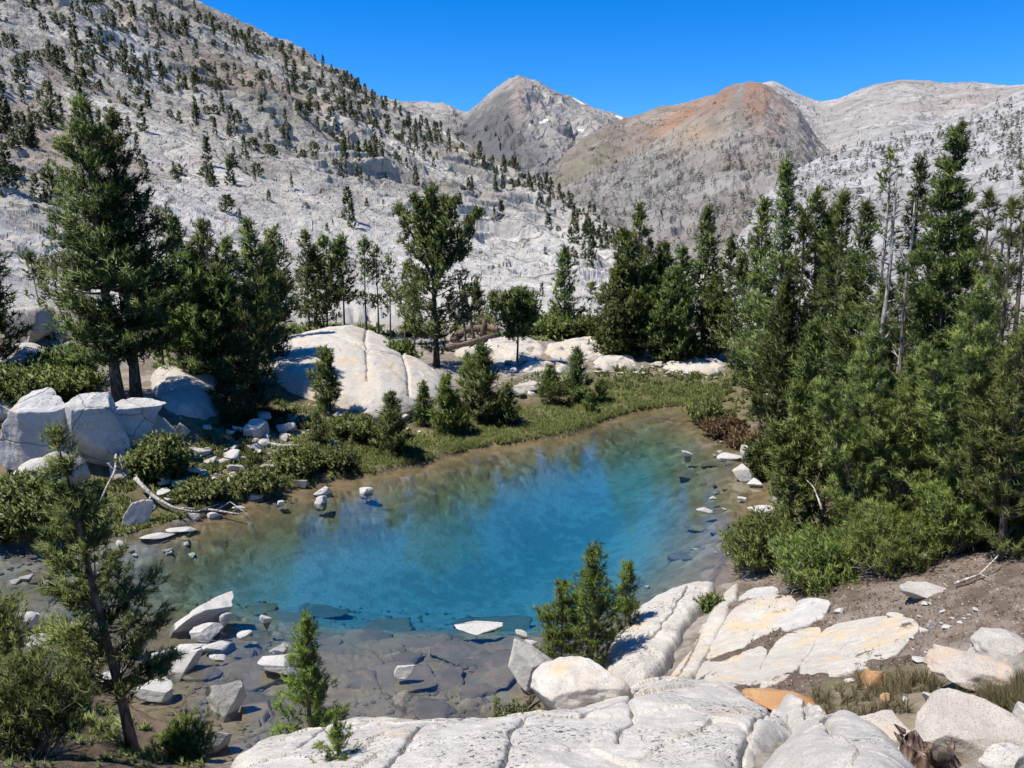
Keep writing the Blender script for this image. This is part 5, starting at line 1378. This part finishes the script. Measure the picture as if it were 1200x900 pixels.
def stump():
    X, Y, Z = G(1090, 900); n, m = 28, 14
    d = Y / F_PX * 1.35; th = np.linspace(0, 2 * pi, n, endpoint=False); T_ = np.linspace(0, 1, m)
    A, B = np.meshgrid(th, T_)
    rad = 27 * d * (1.25 - .45 * B) * (1 + .22 * noise3(np.cos(A) * 1.6, np.sin(A) * 1.6, B * .4, 81) + .16 * noise3(np.cos(A) * 6, np.sin(A) * 6, B * .5, 82))
    hgt = 38 * d * B * (.72 + .5 * noise3(np.cos(A) * 1.7 + 3, np.sin(A) * 1.7, 0, 83) + .22 * noise3(np.cos(A) * 7, np.sin(A) * 7, 0, 84))
    V = np.stack([np.cos(A) * rad - hgt * .3, np.sin(A) * rad, hgt - .06], -1)
    inner = np.stack([np.cos(th) * rad[-1] * .55 - hgt[-1] * .3, np.sin(th) * rad[-1] * .55, hgt[-1] * .35], -1)
    V = np.concatenate([V.reshape(-1, 3), inner])
    i = np.arange((m + 1) * n).reshape(m + 1, n); j = np.roll(i, -1, 1)
    Fq = np.stack([i[:-1], j[:-1], j[1:], i[1:]], -1).reshape(-1, 4)
    o = link('stump', mk_mesh('stump', V, [Fq, i[-1][None]], False), M['rotwood'], None, (X, Y, Z))
    tag(o, 'rotten splintered tree stump in front of the pink speckled boulder', 'stump')
    g = np.random.default_rng(4); T = Tubes()
    a = np.array([-6 * d, -24 * d, 30 * d]); T.add([a, a + np.array([-3, -9, 6]) * d, a + np.array([-5, -17, 8]) * d], [9 * d, 8 * d, 5 * d], 9)
    link('knot', T.mesh('knot'), M['bark_dark'], o)
    for k in range(9):
        S = Tubes()
        az = g.uniform(0, 6.28); b = np.array([cos(az) * 22 * d - 6 * d, sin(az) * 22 * d, 26 * d]); S.add([b, b + np.array([g.normal(-4, 3), g.normal(0, 3), g.uniform(4, 12)]) * d], [3.5 * d, .6 * d], 4)
        link('splinter', S.mesh('splinter', False), M['rotwood'], o)
stump()

# ----------------------------------------------------------------- ground cover nobody could count
def cover(name, label, polys, n, size, nb, wf, mat, seed, spread=.7, thr=-.15, up=1.0, kind='stuff', avoid=0.04, sc=.9, tint0=.5):
    g = np.random.default_rng(seed); pts = []
    for P, frac in polys:
        P = np.array(P, float); k = int(n * frac); q = np.stack([g.uniform(P[:, 0].min(), P[:, 0].max(), k * 3), g.uniform(P[:, 1].min(), P[:, 1].max(), k * 3)], 1)
        q = q[poly_sdf(q[:, 0], q[:, 1], P) > 0][:k]
        for x, y in q:
            X, Y, Z = G(x, y, False)
            if Z > avoid: pts.append((X, Y, Z))
    P = np.array(pts)
    nz = noise3(P[:, 0] * sc, P[:, 1] * sc, 0, 400 + seed) + .5 * noise3(P[:, 0] * sc * 3, P[:, 1] * sc * 3, 0, 401 + seed)
    P = P[nz > thr]; nz = nz[nz > thr]
    d = np.hypot(P[:, 0], P[:, 1])
    S = np.clip(size * d, .03, .5) * g.uniform(.6, 1.3, len(P)) * (1 + .5 * np.clip(nz, -.3, .6))
    D = g.normal(0, .25, P.shape) + np.array([0, 0, up])
    tint = tint0 + g.normal(0, .16, len(P)) + noise3(P[:, 0] * .5, P[:, 1] * .5, 0, 402 + seed) * .35
    v, t, nn = tuft_mesh(P + np.array([0, 0, .02]), D, S, nb, wf, spread, g, tint, .15)
    me = leaf_mesh(name, v, t, nn)
    tag(link(name, me, M[mat]), label, None, None, kind)
cover('heath_cover', 'low dark green heath covering the left bank', [([(0, 590), (60, 570), (180, 560), (330, 510), (400, 500), (400, 560), (270, 590), (130, 632), (0, 640)], .45), ([(200, 560), (250, 500), (330, 470), (400, 500), (470, 500), (400, 545), (330, 572), (250, 590)], .38), ([(700, 430), (850, 440), (895, 440), (900, 495), (850, 490), (800, 465), (700, 455)], .12)], 12000, .0056, 9, .16, 'shrub', 1, .8, .02)
cover('meadow_grass', 'yellow green grass of the meadow along the far bank', [(ZL_MEADOW, 1.0)], 13000, .0042, 8, .08, 'grass', 2, .35, -.35)
cover('shore_sedge', 'pale sedge fringe along the far shore', [([(330, 560), (400, 545), (470, 535), (520, 522), (600, 505), (690, 492), (760, 474), (845, 470), (845, 480), (740, 487), (692, 506), (610, 521), (520, 540), (400, 568), (330, 576)], 1.0)], 2600, .0050, 8, .05, 'grass', 3, .3, -.3, avoid=.02)
cover('dry_grass', 'tufts of dry grass between the right foreground boulders', [([(930, 832), (970, 800), (1060, 790), (1100, 810), (1090, 830), (1000, 850)], .5), ([(1090, 805), (1200, 800), (1200, 840), (1150, 830)], .3), ([(1140, 820), (1200, 810), (1200, 850)], .2)], 420, .019, 26, .016, 'dry_grass', 4, .42, -.1, sc=1.6)
cover('forest_floor_plants', 'low plants under the right hand pines', [([(890, 520), (1000, 470), (1200, 460), (1200, 640), (1040, 660), (930, 640)], 1.0)], 1500, .008, 8, .16, 'shrub', 5, .8, .0)
cover('near_undergrowth', 'undergrowth between the stems in the near left corner', [([(0, 800), (100, 820), (230, 880), (240, 900), (0, 900)], 1.0)], 900, .010, 9, .10, 'shrub', 6, .7, -.1)

cover('understory', 'mixed low bushes under the trees beyond the pond', [([(180, 405), (340, 395), (340, 440), (250, 455), (180, 445)], .25), ([(330, 384), (500, 384), (500, 400), (330, 398)], .30), ([(530, 384), (730, 384), (850, 400), (850, 420), (730, 404), (540, 398)], .30), ([(0, 372), (120, 380), (110, 400), (0, 395)], .15)], 2600, .0075, 10, .16, 'shrub', 7, .75, -.05, sc=.35)
cover('pine_litter', 'dry needles, cones and twigs strewn over the brown slope', [(ZL_DIRT, .8), (ZL_FOREST, .2)], 5200, .0042, 4, .07, 'litter', 8, 1.1, -.6, up=.1)
cover('bank_herbs', 'fine bright green herbs between the stones of the left bank', [([(0, 600), (180, 560), (330, 500), (420, 500), (400, 560), (270, 590), (130, 632), (0, 640)], .4), ([(250, 520), (330, 470), (420, 490), (520, 470), (640, 435), (850, 442), (850, 470), (700, 480), (500, 530), (380, 560)], .6)], 7000, .0045, 7, .10, 'grass', 9, .5, -.1, sc=.7, tint0=.35)
def pebbles(name, label, poly, n, s0, seed, mat):
    g = np.random.default_rng(seed); P = np.array(poly, float); b = ico(1); V = []; Fs = []; k = 0
    while k < n:
        x, y = g.uniform(P[:, 0].min(), P[:, 0].max()), g.uniform(P[:, 1].min(), P[:, 1].max())
        if poly_sdf(np.array([x]), np.array([y]), P)[0] < 0: continue
        X, Y, Z = G(x, y, False)
        s = s0 * math.hypot(Y, CAM_Z - Z) / F_PX * g.uniform(.4, 1.5)
        V.append((b[0] * (1 + g.normal(0, .14, (len(b[0]), 1)))) * (s, s * g.uniform(.6, 1), s * g.uniform(.35, .7)) @ rotm(g.uniform(0, 360)).T + (X, Y, Z + s * .1)); Fs.append(b[1] + k * len(b[0])); k += 1
    tag(link(name, mk_mesh(name, np.concatenate(V), [np.concatenate(Fs)], False), M[mat]), label, None, None, 'stuff')
pebbles('gravel', 'pale gravel and grit on the litter slope', [(880, 690), (1040, 660), (1200, 640), (1200, 760), (1060, 800), (940, 830), (900, 800)], 900, .95, 3, 'granite_tan')
pebbles('bank_gravel', 'gravel of the far bank strip and left slope', [(230, 560), (330, 480), (560, 425), (850, 425), (850, 445), (640, 445), (420, 510), (300, 560)], 1500, 1.4, 4, 'granite')
pebbles('bed_gravel', 'drowned stones and grit of the stream bed', [(0, 650), (150, 640), (230, 700), (620, 725), (640, 800), (560, 850), (300, 880), (180, 830), (0, 760)], 1600, 3.0, 5, 'granite_wet')
# ----------------------------------------------------------------- conifers on the slopes
def low_tree(seed, prof='cone'):
    g = np.random.default_rng(seed); n = 80
    t = g.random(n) ** .9; az = g.uniform(0, 6.28, n); r = .17 * (1 - t) ** .75 * g.uniform(.5, 1.1, n) + .01
    if prof == 'bush': r = .42 * np.sqrt(np.clip(1 - t * t, 0, 1)) * g.uniform(.4, 1.1, n)
    P = np.stack([np.cos(az) * r, np.sin(az) * r, .04 + t * .92], 1)
    D = np.stack([np.cos(az) * .7, np.sin(az) * .7, np.full(n, .5)], 1)
    v, tn, nn = tuft_mesh(P, D, np.full(n, .12 if prof == 'cone' else .2), 6, .20, .6, g, .45 + g.normal(0, .16, n), .3)
    return v, tn, nn
LOW = [low_tree(900 + i) for i in range(4)] + [low_tree(950 + i, 'bush') for i in range(3)]
LOWM = []
for v, tn, nn in LOW:
    me = leaf_mesh('hillside_conifer', v, tn, nn); me.materials.append(M['pine_far']); LOWM.append(me)
def plant_slope(g, X, Y, Z, PX, PY, n, dens, lo, hi, bush, thr=.08):
    nv, nu = X.shape; out = []; it = 0
    while len(out) < n and it < 60:
        it += 1
        k = 6000
        i = g.integers(int(nv * .03), int(nv * .86), k); j = g.integers(1, nu - 1, k)
        x, y, z, px, py = X[i, j], Y[i, j], Z[i, j], PX[i, j], PY[i, j]
        p = dens(px, py) * sstep(-.45, .35, fbm(x * .045, y * .045, z * .045, 2, 500) + .1)
        ok = (g.random(k) < p * .25) & (px > -60) & (px < 1260) & (py > -30)
        for q in np.nonzero(ok)[0]:
            h = lo + (hi - lo) * g.random() ** 1.8
            b = g.random() < bush(px[q], py[q])
            out.append((x[q], y[q], z[q] - .2, h * (.45 if b else 1), b))
            if len(out) >= n: break
    return out
def bl(px, py, *q): return blob(px, py, *q)
def hill_dens(px, py):
    d = .25 * (px < 420) + bl(px, py, 90, 60, 70, 60) * .8 + bl(px, py, 20, 180, 50, 80) * .9 + bl(px, py, 250, 70, 70, 60) * .8 + bl(px, py, 330, 110, 60, 60) * .6 + bl(px, py, 430, 150, 45, 55) * 1.3 + bl(px, py, 470, 165, 50, 26, 35) * .9
    d = d + bl(px, py, 590, 205, 70, 14, 30) * 1.4 + bl(px, py, 690, 255, 60, 16, 38) * 1.5 + bl(px, py, 700, 290, 40, 24) * .7 + bl(px, py, 600, 215, 22, 14) * 1.5 + bl(px, py, 560, 240, 50, 14, 30) * .4
    d = d + bl(px, py, 140, 20, 120, 20, 20) * .4 + bl(px, py, 30, 250, 60, 50) * .5
    return np.clip(d, .015, 1) * (1 - .9 * bl(px, py, 450, 270, 110, 60))
g = np.random.default_rng(77)
hb = lambda px, py: .55 if px < 400 else .18
sp = plant_slope(g, HX, HY, HZ, HPX, HPY, 1650, hill_dens, 1.3, 6.8, hb)
def shows(p): return p[3] / math.hypot(p[0], p[1])
sp.sort(key=shows, reverse=True)
for x, y, z, h, b in sp[:290]:
    o = bpy.data.objects.new('hillside_shrub' if b else 'hillside_conifer', LOWM[4 + g.integers(3)] if b else LOWM[g.integers(4)])
    COL.objects.link(o); o.location = (x, y, z); o.rotation_euler = (0, 0, g.uniform(0, 6.3)); o.scale = (h * g.uniform(.75, 1.15) * (1 if b else .9),) * 2 + (h,)
    if b: tag(o, 'low dark shrub on the pale granite hillside', 'shrub', 'shrubs dotted over the granite hillside')
    else: tag(o, 'small dark conifer on the pale granite hillside', 'conifer', 'conifers dotted over the granite hillside')
def mass(name, label, pts, g, w=1.0, step=1):
    V, T, NN = [], [], []
    for x, y, z, h, b in pts:
        v, tn, nn = LOW[4 + g.integers(3)] if b else LOW[g.integers(4)]
        nn = nn.reshape(-1, 18, 3)[::step].reshape(-1, 3)
        v = v.reshape(-1, 18, 3)[::step].reshape(-1, 3); tn = tn.reshape(-1, 6)[::step].ravel()
        a = g.uniform(0, 6.28); R = np.array([[cos(a), -sin(a), 0], [sin(a), cos(a), 0], [0, 0, 1]])
        V.append((v @ R.T) * (h * w * g.uniform(.9, 1.4), h * w, h) + (x, y, z)); T.append(tn); NN.append(nn @ R.T)
    V = np.concatenate(V); T = np.concatenate(T)
    tag(link(name, leaf_mesh(name, V, T, np.concatenate(NN)), M['pine_far']), label, None, None, 'stuff')
mass('hillside_wood', 'the many smaller conifers and shrubs of the granite hillside', sp[290:], g)
def red_dens(px, py): return np.clip(.5 * sstep(150, 190, py) + bl(px, py, 760, 200, 70, 30, -25) * .8 + bl(px, py, 840, 210, 50, 40) * .5, 0, 1) * sstep(145, 175, py + (px - 760) * .15)
mass('slope_wood', 'specks of conifers over the brown slope', plant_slope(g, BRX, BRY, BRZ, BRPX, BRPY, 1500, red_dens, 4, 9, lambda a, b: .1), g, 1.3, 5)
def rs_dens(px, py): return np.clip(bl(px, py, 1150, 150, 70, 22, -22) * 1.0 + bl(px, py, 1020, 185, 60, 14, -18) * .9 + bl(px, py, 1185, 180, 30, 40) * .8 + bl(px, py, 960, 230, 60, 30) * .5 + .12, 0, 1)
mass('right_slope_wood', 'dark conifers scattered over the right granite slope', plant_slope(g, RSX, RSY, RSZ, RSPX, RSPY, 900, rs_dens, 2.5, 7, lambda a, b: .3), g, 1.2, 3)
mass('pale_ridge_wood', 'specks of conifers at the foot of the pale ridge', plant_slope(g, PRX, PRY, PRZ, PRPX, PRPY, 500, lambda px, py: .5 * sstep(150, 200, py) + bl(px, py, 930, 165, 50, 8, -22), 4, 10, lambda a, b: .2), g, 1.3, 5)
